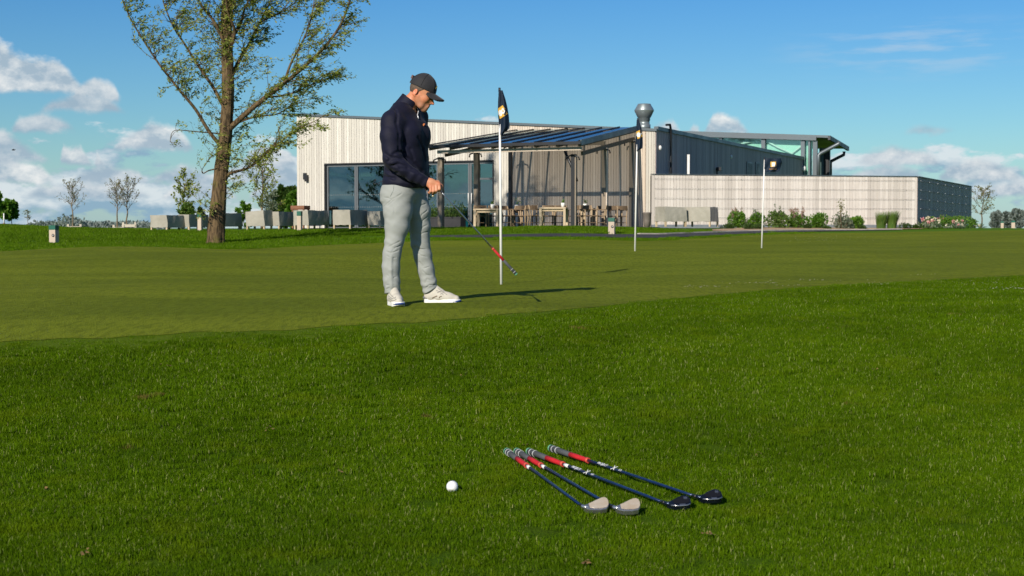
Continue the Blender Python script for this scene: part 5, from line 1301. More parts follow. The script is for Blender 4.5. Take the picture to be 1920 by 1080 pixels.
# right hand: a fist on the club, back of the hand towards the lens
kn_i = L(826.5, 345, -.225); kn_p = L(811, 351, -.235)
b.cone(wrR, L(812, 341.5, -.22), .026, .026, .02); b.cone(L(808, 340.5, -.215), kn_i*.9+kn_p*.1, .0235, .0185, .02); b.cone(L(806, 343.5, -.22), kn_p, .023, .017, .02); b.ell(L(816, 346, -.218), (.034, .022, .026), .02)
FL_ = [1.0, 1.10, 1.04, .85]
for i in range(4):
    t = i/3; K = kn_i*(1-t)+kn_p*t; K = K+np.array([.002, -.006, -.003]); r = [.0105, .0108, .0103, .0092][i]
    pip = K+np.array([.004-.006*t, -.010, -.037])*FL_[i]; dip = pip+np.array([-.008, .019, -.014])*FL_[i]; tip = dip+np.array([-.012, .018, .008])*FL_[i]
    b.cone(K, pip, r*1.12, r, .006); b.cone(pip, dip, r, r*.93, .004); b.cone(dip, tip, r*.93, r*.82, .004)
b.chain([L(813, 340, -.195), L(824, 342, -.185), L(831, 349, -.196), L(829.5, 354.5, -.206)], [.017, .0135, .0115, .0095], .012)
# left hand in the trouser pocket on the far side
b.cone(wrL, L(789, 358, .12), .024, .028, .01)
for i in range(4): b.chain([L(789-i*2, 361, .135-.01*i), L(786-i*3, 372, .13-.01*i), L(783-i*3, 380-i*1.5, .125-.01*i)], [.0105, .010, .0085], .004)
b.chain([L(794, 355, .11), L(797, 364, .10), L(794, 371, .098)], [.013, .011, .009], .006)
Vb, Fb = b.mesh(); Vb = smooth_v(Vb, Fb, 1, .4)
W0 = np.array(ORG)
# skin colour from a few named places on the face and hands
def d2(c, r): return np.exp(-((Vb-c)**2).sum(1)/(r*r))
red = .85*(d2(hd(.112, 0, -.076), .02)+d2(hd(-.034, .08, -.05), .035)+.7*d2(hd(.055, .05, -.07), .03)+.8*d2(kn_i, .03)+.8*d2(kn_p, .03)+.6*d2(L(768, 192, -.05), .06))
lip = d2(hd(.095, 0, -.113), .014)+d2(hd(.092, .014, -.113), .011)+d2(hd(.092, -.014, -.113), .011)
q_ = (Vb-H0)@np.array(HAX).T
beard = np.clip((-.085-q_[:, 2])/.03, 0, 1)*np.clip((q_[:, 0]+.01)/.03, 0, 1)*(np.linalg.norm(Vb-H0, axis=1) < .20)
m_, nt_, out_ = newmat('skin'); n = N(nt_)
ca = n.mix(n.rnd('red'), c3(.53, .235, .125), c3(.57, .165, .08)); ca = n.mix(n.math('MULTIPLY', n.rnd('lip'), .8, clamp=True), ca, c3(.40, .12, .09)); ca = n.mix(n.math('MULTIPLY', n.rnd('beard'), .35), ca, c3(.26, .15, .11))
ca = n.mix(n.math('MULTIPLY', n.sstep(n.noise(n.obj(), 45, 4), .45, .65), .16), ca, c3(.42, .17, .10))
nt_.links.new(n.bsdf(ca, .48, 0, .4, n.bump(n.noise(n.obj(), 140, 3), .12, .002), **{'Subsurface Weight': .08, 'Subsurface Scale': .012, 'Subsurface Radius': (1, .35, .2)}), out_.inputs[0])
M_skin = m_
body = np_obj('body', Vb+W0, Fb, M_skin, golfer, smooth=True, attr={'red': np.clip(red, 0, 1), 'lip': np.clip(lip, 0, 1), 'beard': beard})

# ---- trousers
t = Field((-.40, -.30, .02), (.20, .30, 1.02), .004)
def LX(px): return (px-790)/S_
t.column([(.83, LX(752), -.0, .130, .160), (.87, LX(753), 0, .143, .172), (.93, LX(754), 0, .142, .172), (.965, LX(757), 0, .130, .16), (.985, LX(758), 0, .12, .15)], Fd, Rd, .04)
t.ell(L(734.5, 370, -.055), (.075, .085, .085), .05); t.ell(L(742, 372, .06), (.075, .085, .085), .05)
def leg(pts, rad, k=.035): t.chain(pts, rad, k)
leg([L(749, 366, -.075), L(748, 395, -.09), L(747, 422, -.105), L(741.5, 452, -.12), L(737.5, 475, -.128), L(735.5, 500, -.132), L(737, 525, -.134), L(738.5, 546, -.136)], [.120, .112, .095, .071, .069, .067, .063, .060])
leg([L(770, 368, .08), L(781, 395, .095), L(785, 422, .105), L(786.5, 455, .115), L(791, 478, .12), L(797, 505, .123), L(802, 528, .125), L(805.5, 546, .126)], [.122, .106, .086, .073, .070, .064, .060, .060])
def folds(P):
    x, y, z = P; g = lambda z0, w: np.exp(-((z-z0)/w)**2)
    o = .0014*g(.47, .10)*np.sin(95*z+26*x+18*y+2*np.sin(30*x))+.0026*g(.13, .09)*np.sin(105*z-30*x+22*y+2*np.sin(38*y))
    o = o+.0009*g(.82, .09)*np.sin(70*z-60*x+10*y)+.0006*np.sin(48*z+34*x-30*y+1.5*np.sin(22*z))*(1-g(.47, .1))
    o = o+.0006*np.sin(120*z+66*x+40*y+np.sin(50*x))+.0014*g(.30, .12)*np.sin(38*z-75*x+50*y+1)
    o = o+.0012*g(.66, .10)*np.sin(34*z-58*x+36*y+2*np.sin(18*z))
    return o
t.warp(folds)
def crease(a, b2, r=.0036): t.cone(a, b2, r, r*.5, .006, 'sub')
Vt, Ft = t.mesh(); 
def front_y(V, F, px, py):   # nearest surface point of a garment seen at px,py (local, along the lens direction)
    x, z = (px-790)/S_, (571-py)/S_; d = (V[:, 0]-x)**2+(V[:, 2]-z)**2; k = np.argsort(d)[:60]; k = k[d[k] < max(.0003, d[k[0]]*2)]; j = k[np.argmin(V[k, 1])]
    return V[j]
# press creases along real fold lines of the photograph's trousers
for pts in ([(737, 374), (727, 382), (720, 388)], [(737, 374), (730, 372), (722, 370)], [(738, 376), (742, 390), (744, 404)], [(738, 372), (748, 366), (760, 361)], [(730, 384), (736, 378), (745, 372)],
            [(755, 452), (742, 456), (728, 462)], [(756, 459), (746, 464), (736, 470)], [(752, 468), (740, 473), (726, 470)], [(728, 478), (738, 484), (748, 482)], [(790, 430), (797, 424), (803, 420)], [(789, 440), (797, 436), (804, 433)],
            [(803, 392), (794, 402), (787, 414)], [(804, 404), (796, 412), (790, 421)], [(800, 380), (790, 386), (782, 398)], [(776, 462), (786, 468), (800, 466)], [(778, 472), (788, 480), (802, 482)], [(784, 492), (794, 500), (806, 498)],
            [(790, 508), (800, 517), (811, 516)], [(794, 530), (802, 524), (814, 526)], [(796, 541), (806, 536), (817, 534)], [(727, 532), (736, 528), (746, 532)], [(727, 541), (735, 538), (748, 541)], [(728, 514), (738, 520), (748, 516)]):
    Q = [front_y(Vt, Ft, *p) for p in pts]
    for a, c in zip(Q[:-1], Q[1:]): crease(a, c)
for pts in ([(740, 480), (738, 505), (739, 538)],):
    Q = [front_y(Vt, Ft, *p) for p in pts]
    for a, c in zip(Q[:-1], Q[1:]): t.cone(a+np.array([0, .0036, 0]), c+np.array([0, .0036, 0]), .0042, .0042, .02)
# hems cut over the shoes
t.put((-.40, -.30, .0), (-.09, .30, .12), lambda P: P[2]-(.092-.16*(P[1]+.13))+0*P[0], .003, 'sub', 0)
t.put((-.09, -.30, .0), (.20, .30, .2), lambda P: P[2]-np.clip(.072+(P[0]-.0125)*.62, .07, .15)+0*P[1], .003, 'sub', 0)
Vt, Ft = t.mesh(); Vt = smooth_v(Vt, Ft, 2, .5)
def clothmat(name, ca, cb, rough, weave=700, bump=.15, sheen=0, big=9, tile=0):
    m, nt, out = newmat(name); n = N(nt); o = n.obj(); f = n.noise(o, big, 5); col = n.mix(n.sstep(f, .35, .65), c3(*ca), c3(*cb))
    h = n.math('ADD', n.noise(o, weave*.5, 2), n.math('MULTIPLY', n.noise(n.map(o, (1, 1, 2.2)), 22, 4), 2.2)); nm = n.bump(h, bump, .006)
    nt.links.new(n.bsdf(col, rough, 0, .2, nm, **({'Sheen Weight': sheen} if sheen else {})), out.inputs[0]); return m
M_trou = clothmat('grey_twill', (.30, .315, .30), (.285, .30, .286), .75, 900, .12)
trousers = np_obj('trousers', Vt+W0, Ft, M_trou, golfer, smooth=True)
M_seam = clothmat('seam_thread', (.12, .14, .135), (.10, .12, .115), .8)
m = MB()
def surf_line(mb, V, F, pts, r, lift=.0, n_=7):
    Q = []
    for a, c in zip(pts[:-1], pts[1:]):
        for i in range(n_): tt = i/n_; Q.append(front_y(V, F, a[0]+(c[0]-a[0])*tt, a[1]+(c[1]-a[1])*tt))
    Q.append(front_y(V, F, *pts[-1])); Q = np.array(Q)
    for _ in range(4): Q[1:-1] = (Q[:-2]+Q[1:-1]*2+Q[2:])/4
    mb.tube([Vector(p+W0+np.array([0, -lift, 0])) for p in Q], r, 6)
surf_line(m, Vt, Ft, [(742, 344), (740.5, 356), (734, 368)], .0016); sm_ = m.build('pocket_seam', M_seam, trousers)

# ---- quarter-zip top
j = Field((-.42, -.42, .84), (.20, .34, 1.72), .005)
j.column([(.915, LX(757), 0, .150, .176), (.945, LX(759), 0, .160, .190), (1.02, LX(761.5), 0, .160, .190), (1.13, LX(762.5), 0, .155, .185), (1.26, LX(763.5), 0, .154, .196), (1.36, LX(763), 0, .150, .203), (1.43, LX(762), 0, .136, .185), (1.49, LX(760), 0, .106, .15), (1.535, LX(759), 0, .082, .11), (1.555, LX(758), 0, .07, .09)], Fd, Rd, .04)
j.ell(np.array([LX(763), 0, 1.33])+Fd*.085+Rd*.07, (.075, .075, .085), .05); j.ell(np.array([LX(763), 0, 1.33])+Fd*.085-Rd*.07, (.075, .075, .085), .05)
j.cone(L(754, 211, -.08), shR, .078, .080, .05); j.cone(L(768, 208, .07), shL, .085, .08, .05)
j.chain([shR, L(738.5, 258, -.215), elR, L(757, 315, -.235), L(779, 329, -.225), L(800, 341, -.214)], [.086, .085, .075, .064, .052, .041], .035)
j.chain([shL, elL, L(795, 345, .14)], [.08, .062, .044], .03)
def jf(P):
    x, y, z = P; g = lambda x0, z0, w: np.exp(-((x-x0)/w)**2-((z-z0)/w)**2)
    o = .0032*g(-.18, 1.12, .12)*np.sin(70*z+55*x+12*y)+.0025*g(0, .97, .10)*np.sin(85*x-60*z)
    o = o+.0013*np.sin(30*z+38*x-20*y+1.6*np.sin(16*z))+.0007*np.sin(58*z-44*x+34*y+1.3*np.sin(25*x))
    o = o+.0028*np.exp(-((z-.99)/.07)**2)*np.sin(64*z+20*x+14*y)+.0018*g(-.12, 1.40, .12)*np.sin(60*x+42*z+20*y)
    return o
j.warp(jf)
Vj, Fj = j.mesh()
for pts in ([(752, 232), (757, 255), (757, 280), (762, 296)], [(733, 306), (748, 300), (762, 300)], [(738, 314), (756, 309), (770, 312)], [(745, 290), (757, 286), (766, 290)], [(760, 318), (772, 316), (786, 322)], [(728, 290), (738, 296), (752, 297)],
            [(724, 318), (736, 324), (750, 326)], [(770, 300), (784, 308), (796, 322)], [(764, 268), (776, 282), (782, 300)], [(747, 206), (752, 216), (752, 232)], [(790, 260), (797, 280), (800, 300)], [(722, 330), (740, 333), (762, 335)]):
    Q = [front_y(Vj, Fj, *p) for p in pts]
    for a, c in zip(Q[:-1], Q[1:]): j.cone(a, c, .0065, .005, .020, 'sub')
# cut the neck hole and raise the collar around it
j.cone(L(757, 190, 0), L(772, 212, -.004), .066, .058, .004, 'sub')
Vj, Fj = j.mesh(); Vj = smooth_v(Vj, Fj, 1, .5)
M_navy = clothmat('navy_knit', (.0062, .0068, .021), (.0052, .0056, .017), .68, 900, .16, .04)
top = np_obj('jumper', Vj+W0, Fj, M_navy, golfer, smooth=True)
# collar: a standing band, open at the throat
cc0 = L(761.5, 196.5, 0); ca_ = L(776, 176, -.005)-L(757, 206, 0); ca_ /= np.linalg.norm(ca_)
fx = Fd-ca_*np.dot(Fd, ca_); fx /= np.linalg.norm(fx); fy = np.cross(ca_, fx)
V = []; F = []; nc = 44
for i in range(nc+1):
    a = R(14)+(2*math.pi-R(28))*i/nc; ct, st = math.cos(a), math.sin(a)
    hfront = .5+.5*ct; h_top = .066-.008*hfront; h_bot = -.045-.030*hfront
    for hh, rr, th in ((h_bot, .086, 0), ((h_bot+h_top)/2, .073+.008*hfront, 0), (h_top, .068+.015*hfront, 0), (h_top+.003, .064+.015*hfront, 0), (h_top, .061+.014*hfront, 0), (h_bot, .070, 0)):
        V.append(cc0+ca_*hh+fx*ct*rr*1.03+fy*st*rr*.98)
F = [(i*6+k, i*6+k+1, (i+1)*6+k+1, (i+1)*6+k) for i in range(nc) for k in range(5)]
col_o = np_obj('collar', np.array(V)+W0, F, M_navy, top, world=True, smooth=True); sd_ = col_o.modifiers.new('thick', 'SUBSURF'); sd_.levels = 1; sd_.render_levels = 1
M_zip = pm('zip_metal', (.75, .75, .76), (.6, .6, .62), 30, .35, .4)
m = MB(); zp = [(781, 203), (782.5, 209), (785, 216), (788, 222.5)]
Q = [front_y(Vj, Fj, *p) for p in zp]; m.tube([Vector(p+W0+np.array([.004, -.006, .002])) for p in Q], .0042, 6); m.build('zip', M_zip, top)
M_logo = pm('logo_thread', (.42, .10, .03), (.50, .22, .04), 60, .7)
p = front_y(Vj, Fj, 797, 233)+W0; m = MB(); m.prism([Vector(p)+Vector((a, -.004, c)) for a, c in ((-.012, -.012), (-.004, -.014), (.010, .004), (.012, .012), (.002, .014), (-.006, .004))], (0, -.002, 0)); m.build('logo', M_logo, top)

# ---- cap
c = Field((-.16, -.20, 1.55), (.26, .14, 1.84), .003)
c.ell(hd(-.010, 0, .000), (.112, .089, .117), 0, HAX, cut=lambda q: -(q[2]+.002+.04*np.maximum(0, -q[0]-.06)))
def brim(P):
    q = [(P[0]-H0[0])*A[0]+(P[1]-H0[1])*A[1]+(P[2]-H0[2])*A[2] for A in HAX]
    f, r, u = q; sag = u+.002+6.2*r*r+.16*np.maximum(0, f-.08)-.012*np.clip((.1-f)/.05, 0, 1)
    pl = np.sqrt(((f-.075)/.112)**2+(r/.082)**2)-1; d1 = pl*.085
    return np.maximum(np.maximum(d1, (np.abs(sag)-.0062)*.8), .052-f)
c.put(H0+np.array([-.02, -.14, -.16]), H0+np.array([.24, .14, .05]), brim, .004)
c.ell(hd(-.012, 0, .117), (.008, .008, .005), .002, HAX)
Vc, Fc = c.mesh(); Vc = smooth_v(Vc, Fc, 5, .5)
M_cap = clothmat('black_cap_cotton', (.026, .026, .029), (.021, .021, .024), .7, 600, .2, .15)
qc = (Vc-H0)@np.array(HAX).T
cap = np_obj('cap', Vc+W0, Fc, M_cap, golfer, smooth=True)
m = MB()
for aa in (-60, 0, 60):
    pts = []
    for i in range(11):
        e = R(8+82*i/10); a = R(aa+90); pts.append(Vector(hd(-.010+.1135*math.cos(e)*math.cos(a), .0905*math.cos(e)*math.sin(a), .1185*math.sin(e))+W0))
    m.tube(pts, .0016, 5)
m.build('cap_seam', pm('cap_thread', (.014, .014, .016), (.01, .01, .012), 40, .8), cap)
M_gold = pm('gold_thread', (.45, .33, .05), (.36, .26, .04), 60, .6)
e = R(24); m = MB(); p = hd(-.010+.112*math.cos(e)*math.cos(R(10)), .089*math.cos(e)*math.sin(R(10)), .117*math.sin(e)); no = HF*.85+HU*.35+HR*.15; 
m.prism([Vector(p+W0+no*.002+HR*a+HU*d) for a, d in ((-.013, -.012), (.013, -.012), (.015, .002), (.004, .014), (-.010, .010))], Vector(no*.002)); m.build('badge', M_gold, cap)
m = MB(); m.box(Vector(hd(-.119, 0, .046)+W0), .012, .05, .03, (Vector(HF), Vector(HR), Vector(HU))); m.build('strap', pm('cap_strap', (.12, .05, .04), (.08, .03, .025), 20, .6), cap)
# hair: short sides under the cap, brow and eye
hr = Field((-.14, -.14, 1.52), (.12, .10, 1.76), .004)
hr.ell(hd(-.010, 0, -.004), (.0995, .0795, .0965), 0, HAX, cut=lambda q: np.maximum(np.maximum(q[2]-.012, -q[2]-.072+.9*np.maximum(0, q[0]+.045)), q[0]-.030))
Vh, Fh = hr.mesh()
M_hair = pm('cropped_hair', (.060, .042, .030), (.12, .08, .055), 60, .7, bump=.6, bscale=180)
np_obj('hair', Vh+W0, Fh, M_hair, golfer, smooth=True)
for s in (-1, 1):
    m = MB(); m.tube([Vector(hd(.093, s*.012, -.030)+W0), Vector(hd(.092, s*.026, -.026)+W0), Vector(hd(.083, s*.044, -.030)+W0)], [.003, .004, .002], 6); m.build('eyebrow', M_hair, golfer)
    m = MB(); m.sphere(Vector(hd(.0795, s*.031, -.0478)+W0), .0102, 10, 8); m.build('eye', pm('eye_dark', (.05, .035, .03), (.03, .02, .02), 40, .25), golfer)

# ---- shoes
M_shoe = clothmat('cream_knit', (.52, .49, .42), (.46, .43, .37), .75, 500, .3)
M_sole = pm('white_rubber', (.80, .79, .76), (.74, .73, .70), 20, .5)
M_blue = pm('blue_rubber', (.015, .05, .22), (.01, .04, .17), 20, .5)
M_lace = pm('lace_cord', (.16, .15, .15), (.40, .38, .34), 60, .8)
M_tan = clothmat('tan_stripe', (.20, .15, .10), (.17, .13, .09), .7)
def shoe(heel, d, label, L_=.295, toe_up=.012):
    d = np.array([d[0], d[1], 0.]); d /= np.linalg.norm(d); rr = np.array([d[1], -d[0], 0.]); up = np.array([0, 0, 1.])
    P3 = lambda f, r, u: heel+d*f*L_/.295+rr*r+up*u
    A = [d, rr, up]
    f = Field(heel+np.array([-.36, -.36, -.01]), heel+np.array([.36, .36, .2]), .004)
    f.chain([P3(.045, 0, .062), P3(.12, 0, .056), P3(.20, .002, .046), P3(.252, .004, .040)], [.040, .043, .041, .030], .02)
    f.cone(P3(.055, 0, .06), P3(.07, 0, .105), .041, .038, .03); f.cone(P3(.10, 0, .085), P3(.165, 0, .06), .034, .034, .03)
    f.cone(P3(.100, 0, .132), P3(.128, 0, .100), .017, .022, .02); f.cone(P3(.088, 0, .11), P3(.135, 0, .088), .030, .026, .02)
    f.put(heel-.3, heel+.3, lambda P: (P[2]-.028)+0*P[0]+0*P[1], .004, 'sub')
    V, F_ = f.mesh(); VU, FU = V, F_; o = np_obj('shoe', V+W0, F_, M_shoe, golfer, smooth=True); o['label'] = label
    sl = Field(heel+np.array([-.36, -.36, -.01]), heel+np.array([.36, .36, .08]), .004)
    def solef(P):
        q = [(P[0]-heel[0])*a[0]+(P[1]-heel[1])*a[1]+(P[2]-heel[2])*a[2] for a in A]; fq = q[0]*.295/L_
        w = np.interp(fq.ravel(), [-.01, .02, .07, .13, .20, .25, .29], [.030, .040, .040, .041, .049, .044, .02]).reshape(fq.shape)
        d1 = np.abs(q[1])-w; d2_ = np.maximum(.004-fq, fq-.292); rise = np.maximum(0, fq-.22)*.22+np.maximum(0, .03-fq)*.15
        zt = .040+.012*np.clip((.1-fq)/.1, 0, 1); d3 = np.maximum(rise-q[2], q[2]-zt); e = np.maximum(d1, d2_); e = np.where((d1 > -.03) & (d2_ > -.03), np.sqrt(np.maximum(d1+.03, 0)**2+np.maximum(d2_+.03, 0)**2)-.03, e)
        return np.maximum(e, d3)
    sl.put(heel-.35, heel+np.array([.35, .35, .07]), solef, 0)
    V, F_ = sl.mesh(); V = smooth_v(V, F_, 2, .5); np_obj('sole', V+W0, F_, M_sole, o, smooth=True)
    m = MB(); m.tube([Vector(P3(.235, -.043, .018)+W0), Vector(P3(.27, -.034, .023)+W0), Vector(P3(.288, -.012, .026)+W0), Vector(P3(.288, .012, .026)+W0), Vector(P3(.27, .034, .023)+W0), Vector(P3(.235, .043, .018)+W0)], [.004, .006, .0075, .0075, .006, .004], 8); m.build('toe_bumper', M_blue, o)
    m = MB(); m.tube([Vector(P3(.03, -.040, .046)+W0), Vector(P3(.006, -.022, .05)+W0), Vector(P3(.002, 0, .052)+W0), Vector(P3(.006, .022, .05)+W0), Vector(P3(.03, .040, .046)+W0)], [.005, .009, .01, .009, .005], 8); m.build('heel_trim', pm('heel_grey', (.16, .16, .165), (.12, .12, .125), 20, .5), o)
    return o, VU, FU
sn_, VN, FN = shoe(L(735.5, 571, -.085), (.33, -.94), 'shoe turned towards the viewer', .285)
for pts in ([(731, 552), (740, 556), (748, 551)], [(732, 556), (740, 560), (749, 555)], [(733, 547), (742, 552), (748, 556)]):
    m = MB(); surf_line(m, VN, FN, pts, .0028, .0015); m.build('lace', M_lace, sn_)
so_, VU, FU = shoe(L(792.5, 571, .13), (.995, -.06), 'shoe in profile, toe to the right', .30)
for a_, b_ in (((811, 561), (817, 553.5)), ((822, 561), (828, 553.5))):
    m = MB(); surf_line(m, VU, FU, [a_, b_], .0042, -.001); m.build('stripe', M_tan, so_)
for pts in ([(818, 543), (825, 545.5), (831, 551)], [(821, 539.5), (829, 545), (836, 550)], [(820, 547), (826, 544), (831, 546)], [(826, 550), (831, 547), (838, 551)]):
    m = MB(); surf_line(m, VU, FU, pts, .0026, .0015); m.build('lace', M_lace, so_)
# dark cord hanging at the back of the waist
cp = [(718, 338), (712, 341), (706, 344), (702, 343), (703, 338), (706, 335), (705, 340), (709, 345), (714, 343)]
o = thing('cord', Vector(L(718, 338, -.02)+W0), 'thin black looped cord dangling behind the golfer at his waistband', 'cord'); m = MB()
m.tube(bez([Vector(L(x, y, -.03+.01*math.sin(i*2))+W0) for i, (x, y) in enumerate(cp)], 5), .0028, 5); m.build('loop', M_dark, o)

# ================================================================== CLUBS
M_rub = pm('grip_grey', (.075, .08, .085), (.05, .055, .06), 200, .75, bump=.3, bscale=400)
M_red = pm('grip_red', (.55, .018, .022), (.42, .012, .016), 200, .6, bump=.3, bscale=400)
M_ring = pm('grip_ring', (.55, .56, .55), (.45, .46, .45), 60, .5)
M_mint = pm('mint_cap', (.16, .42, .27), (.10, .33, .2), 60, .5)
M_shaftb = pm('blue_shaft', (.010, .030, .110), (.008, .022, .085), 30, .28, .3, .6)
M_chrome = pm('chrome_shaft', (.42, .44, .46), (.35, .37, .39), 30, .22, .9, .6)
M_ferr = pm('ferrule_black', (.010, .010, .012), (.008, .008, .01), 30, .35)
M_steel = pm('satin_steel', (.56, .49, .40), (.46, .37, .27), 28, .5, .35, .5, bump=.15, bscale=300)
M_steelb = pm('bright_steel', (.62, .62, .61), (.5, .5, .5), 28, .3, .9, .6)
M_blued = pm('dark_chrome', (.035, .050, .085), (.02, .03, .055), 25, .2, .8, .6)
M_band = pm('white_band', (.78, .78, .76), (.7, .7, .68), 60, .5)
M_text = pm('silver_lettering', (.70, .72, .74), (.6, .62, .64), 60, .4)
def text_mesh(name, txt, size, mat, parent, M, extrude=.0004):
    cu = bpy.data.curves.new(name, 'FONT'); cu.body = txt; cu.size = size; cu.extrude = extrude; cu.align_x = 'CENTER'; cu.align_y = 'CENTER'
    tmp = bpy.data.objects.new(name+'_tmp', cu); COL.objects.link(tmp); bpy.context.view_layer.update()
    me = bpy.data.meshes.new_from_object(tmp.evaluated_get(bpy.context.evaluated_depsgraph_get())); bpy.data.objects.remove(tmp)
    me.transform(mw(parent).inverted()@M); me.materials.clear(); me.materials.append(mat); o = link(bpy.data.objects.new(name, me)); o.parent = parent; return o
def club(label, butt, hosel, kind, facing, group, shaft_mat, band=False, letters=False, toe=None, redlen=.125):
    """butt, hosel: world points; toe: world direction of the head from the hosel; facing: world normal of the face"""
    butt, hosel = Vector(butt), Vector(hosel); d = (hosel-butt).normalized(); Lc = (hosel-butt).length
    o = thing('golf_club', butt, label, 'golf club', group); p = lambda t: butt+d*t
    m = MB(); m.tube([p(.006), p(.10), p(.145)], [.0128, .0112, .0106], 14); g = m.build('grip', M_rub, o)
    m = MB(); m.tube([p(.145), p(.20), p(.145+redlen-.006), p(.145+redlen)], [.0108, .0100, .0090, .0082], 14); m.build('grip_sleeve', M_red, g)
    for t in (.022, .05): m = MB(); m.tube([p(t), p(t+.004)], [.0140-.01*t*.9, .0140-.01*t*.9], 14); m.build('ring', M_ring, g)
    m = MB(); m.tube([p(-.004), p(.0), p(.006)], [.009, .0136, .0139], 14); m.build('end_cap', M_mint, g)
    m = MB(); m.tube([p(.145+redlen-.012), p(.145+redlen+.002)], [.0112, .0106], 14); m.build('ring', pm('coral_ring', (.62, .08, .05), (.5, .06, .04), 60, .5) if 'coral_ring' not in bpy.data.materials else bpy.data.materials['coral_ring'], g)
    m = MB(); m.tube([p(.145+redlen), p(Lc-.10), p(Lc)], [.0064, .0046, .0042], 12); sh = m.build('shaft', shaft_mat, o)
    if band: m = MB(); m.tube([p(.145+redlen+.012), p(.145+redlen+.042)], [.0068, .0067], 12); m.build('band', M_band, sh)
    if letters:
        upn = (Vector((0, -.75, .66))-d*Vector((0, -.75, .66)).dot(d)).normalized(); sdn = upn.cross(d)
        def fr(t, off): Mx = Matrix.Identity(4); c_ = p(t)+upn*off; Mx.col[0] = (*d, 0); Mx.col[1] = (*sdn, 0); Mx.col[2] = (*upn, 0); Mx.col[3] = (*c_, 1); return Mx
        text_mesh('lettering', 'PROJECT', .0155, M_text, sh, fr(.145+redlen+.10, .0060)); text_mesh('lettering', 'X', .034, M_band, sh, fr(.145+redlen+.175, .0058)); text_mesh('lettering', '6.0', .013, M_text, sh, fr(.145+redlen+.215, .0056))
    m = MB(); m.tube([p(Lc-.012), p(Lc+.012)], [.0052, .0066], 12); m.build('ferrule', M_ferr, o)
    # head: blade outline in (along toe, up) with thickness along the face normal
    tx = Vector(toe).normalized(); fn = Vector(facing); fn = (fn-tx*fn.dot(tx)).normalized(); ux = fn.cross(tx)
    if ux.z < 0: ux = -ux
    hb = hosel+d*.012
    if kind == 'wedge': out = [(.000, -.002), (.010, -.012), (.030, -.018), (.060, -.018), (.078, -.012), (.084, .002), (.084, .022), (.079, .038), (.070, .045), (.058, .043), (.040, .032), (.020, .017), (.006, .009)]
    else: out = [(.000, -.002), (.012, -.012), (.034, -.016), (.064, -.015), (.079, -.010), (.084, .000), (.083, .018), (.077, .032), (.066, .038), (.054, .036), (.036, .026), (.018, .013), (.006, .008)]
    base = hb+d*.012
    def P(a, b_, t): return base+tx*a+ux*b_+fn*t
    m = MB(); nn = len(out); V = [P(a, b_, .003) for a, b_ in out]+[P(a, b_, -.004 if b_ > .0 else -.016) for a, b_ in out]
    m.add(V, [tuple(range(nn)), tuple(reversed(range(nn, 2*nn)))]+[(i, nn+i, nn+(i+1) % nn, (i+1) % nn) for i in range(nn)])
    m.tube([p(Lc+.008), p(Lc+.020), base+tx*.006, base+tx*.018+ux*.000], [.0064, .0068, .0072, .006], 12)
    h = m.build('head', M_steelb if kind == 'wedge' else M_blued, o, bevel=.0015)
    if kind == 'wedge':
        fo = [(a*.86+.012, b_*.86+.006) for a, b_ in out[1:]]; m = MB(); m.prism([P(a, b_, .0032) for a, b_ in fo], fn*.0012); f_ = m.build('face', M_steel, h)
    else:
        fo = [(a*.74+.016, b_*.66+.006) for a, b_ in out[1:]]; m = MB(); m.prism([P(a, b_, .0032) for a, b_ in fo], fn*.0012); m.build('cavity', M_ferr, h)
        m = MB(); m.box(P(.052, -.011, .0045), .020, .006, .002, (tx, ux, fn)); m.box(P(.066, .021, .0050), .012, .010, .002, (tx, ux, fn)); m.build('medallion', M_chrome, h)
        m = MB(); m.tube([P(.012, -.013, .004), P(.036, -.0165, .004), P(.066, -.015, .004), P(.080, -.008, .004)], .0022, 6); m.build('sole_edge', M_steelb, h)
    return o
def gp(px, py, lift): g = onground(px, py, 3.5, 8); return g+Vector((0, 0, lift))
GC = 'clubs laid out on the grass'
# grip butts and hosels where they lie
club('leftmost club on the grass, its pale wedge head lying over the second shaft', gp(950, 860, .030), gp(1090, 964, .030), 'wedge', (-.06, -.50, .86), GC, M_shaftb, True, False, (1, -.05, .02))
club('second club from the left, its pale wedge head lying right of the first', gp(968.5, 860, .030), gp(1148, 966, .030), 'wedge', (-.06, -.50, .86), GC, M_shaftb, True, False, (1, -.05, .02))
club('third club from the left, lettered blue shaft with white band, dark cavity iron head', gp(991, 860, .030), gp(1243, 958, .030), 'iron', (-.05, -.52, .85), GC, M_shaftb, True, True, (1, .04, .02))
club('rightmost club on the grass, lettered blue shaft without a white band, dark cavity iron head', gp(1032, 854, .030), gp(1302, 946, .030), 'iron', (-.05, -.52, .85), GC, M_shaftb, False, True, (1, .06, .02))
hb_ = Vector(L(822.5, 351.0, -.205)+W0); bt_ = Vector(L(969, 512, -.20)+W0)
HELD = club('upturned club in the golfer\'s hand, steel shaft, red and grey grip pointing at the ground', bt_, hb_, 'iron', (.98, .12, -.1), None, M_chrome, False, False, (-.14, .10, -1))
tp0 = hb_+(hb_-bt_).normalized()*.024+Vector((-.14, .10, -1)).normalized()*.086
m = MB(); m.sphere(tp0+Vector((-.002, -.012, 0)), .009, 10, 8, (1.2, 1, .8)); m.build('toe_glint', pm('glint_brass', (.78, .68, .42), (.7, .6, .36), 40, .35, .5), HELD)  # sun glint on the toe, modelled as an added brass-coloured bead
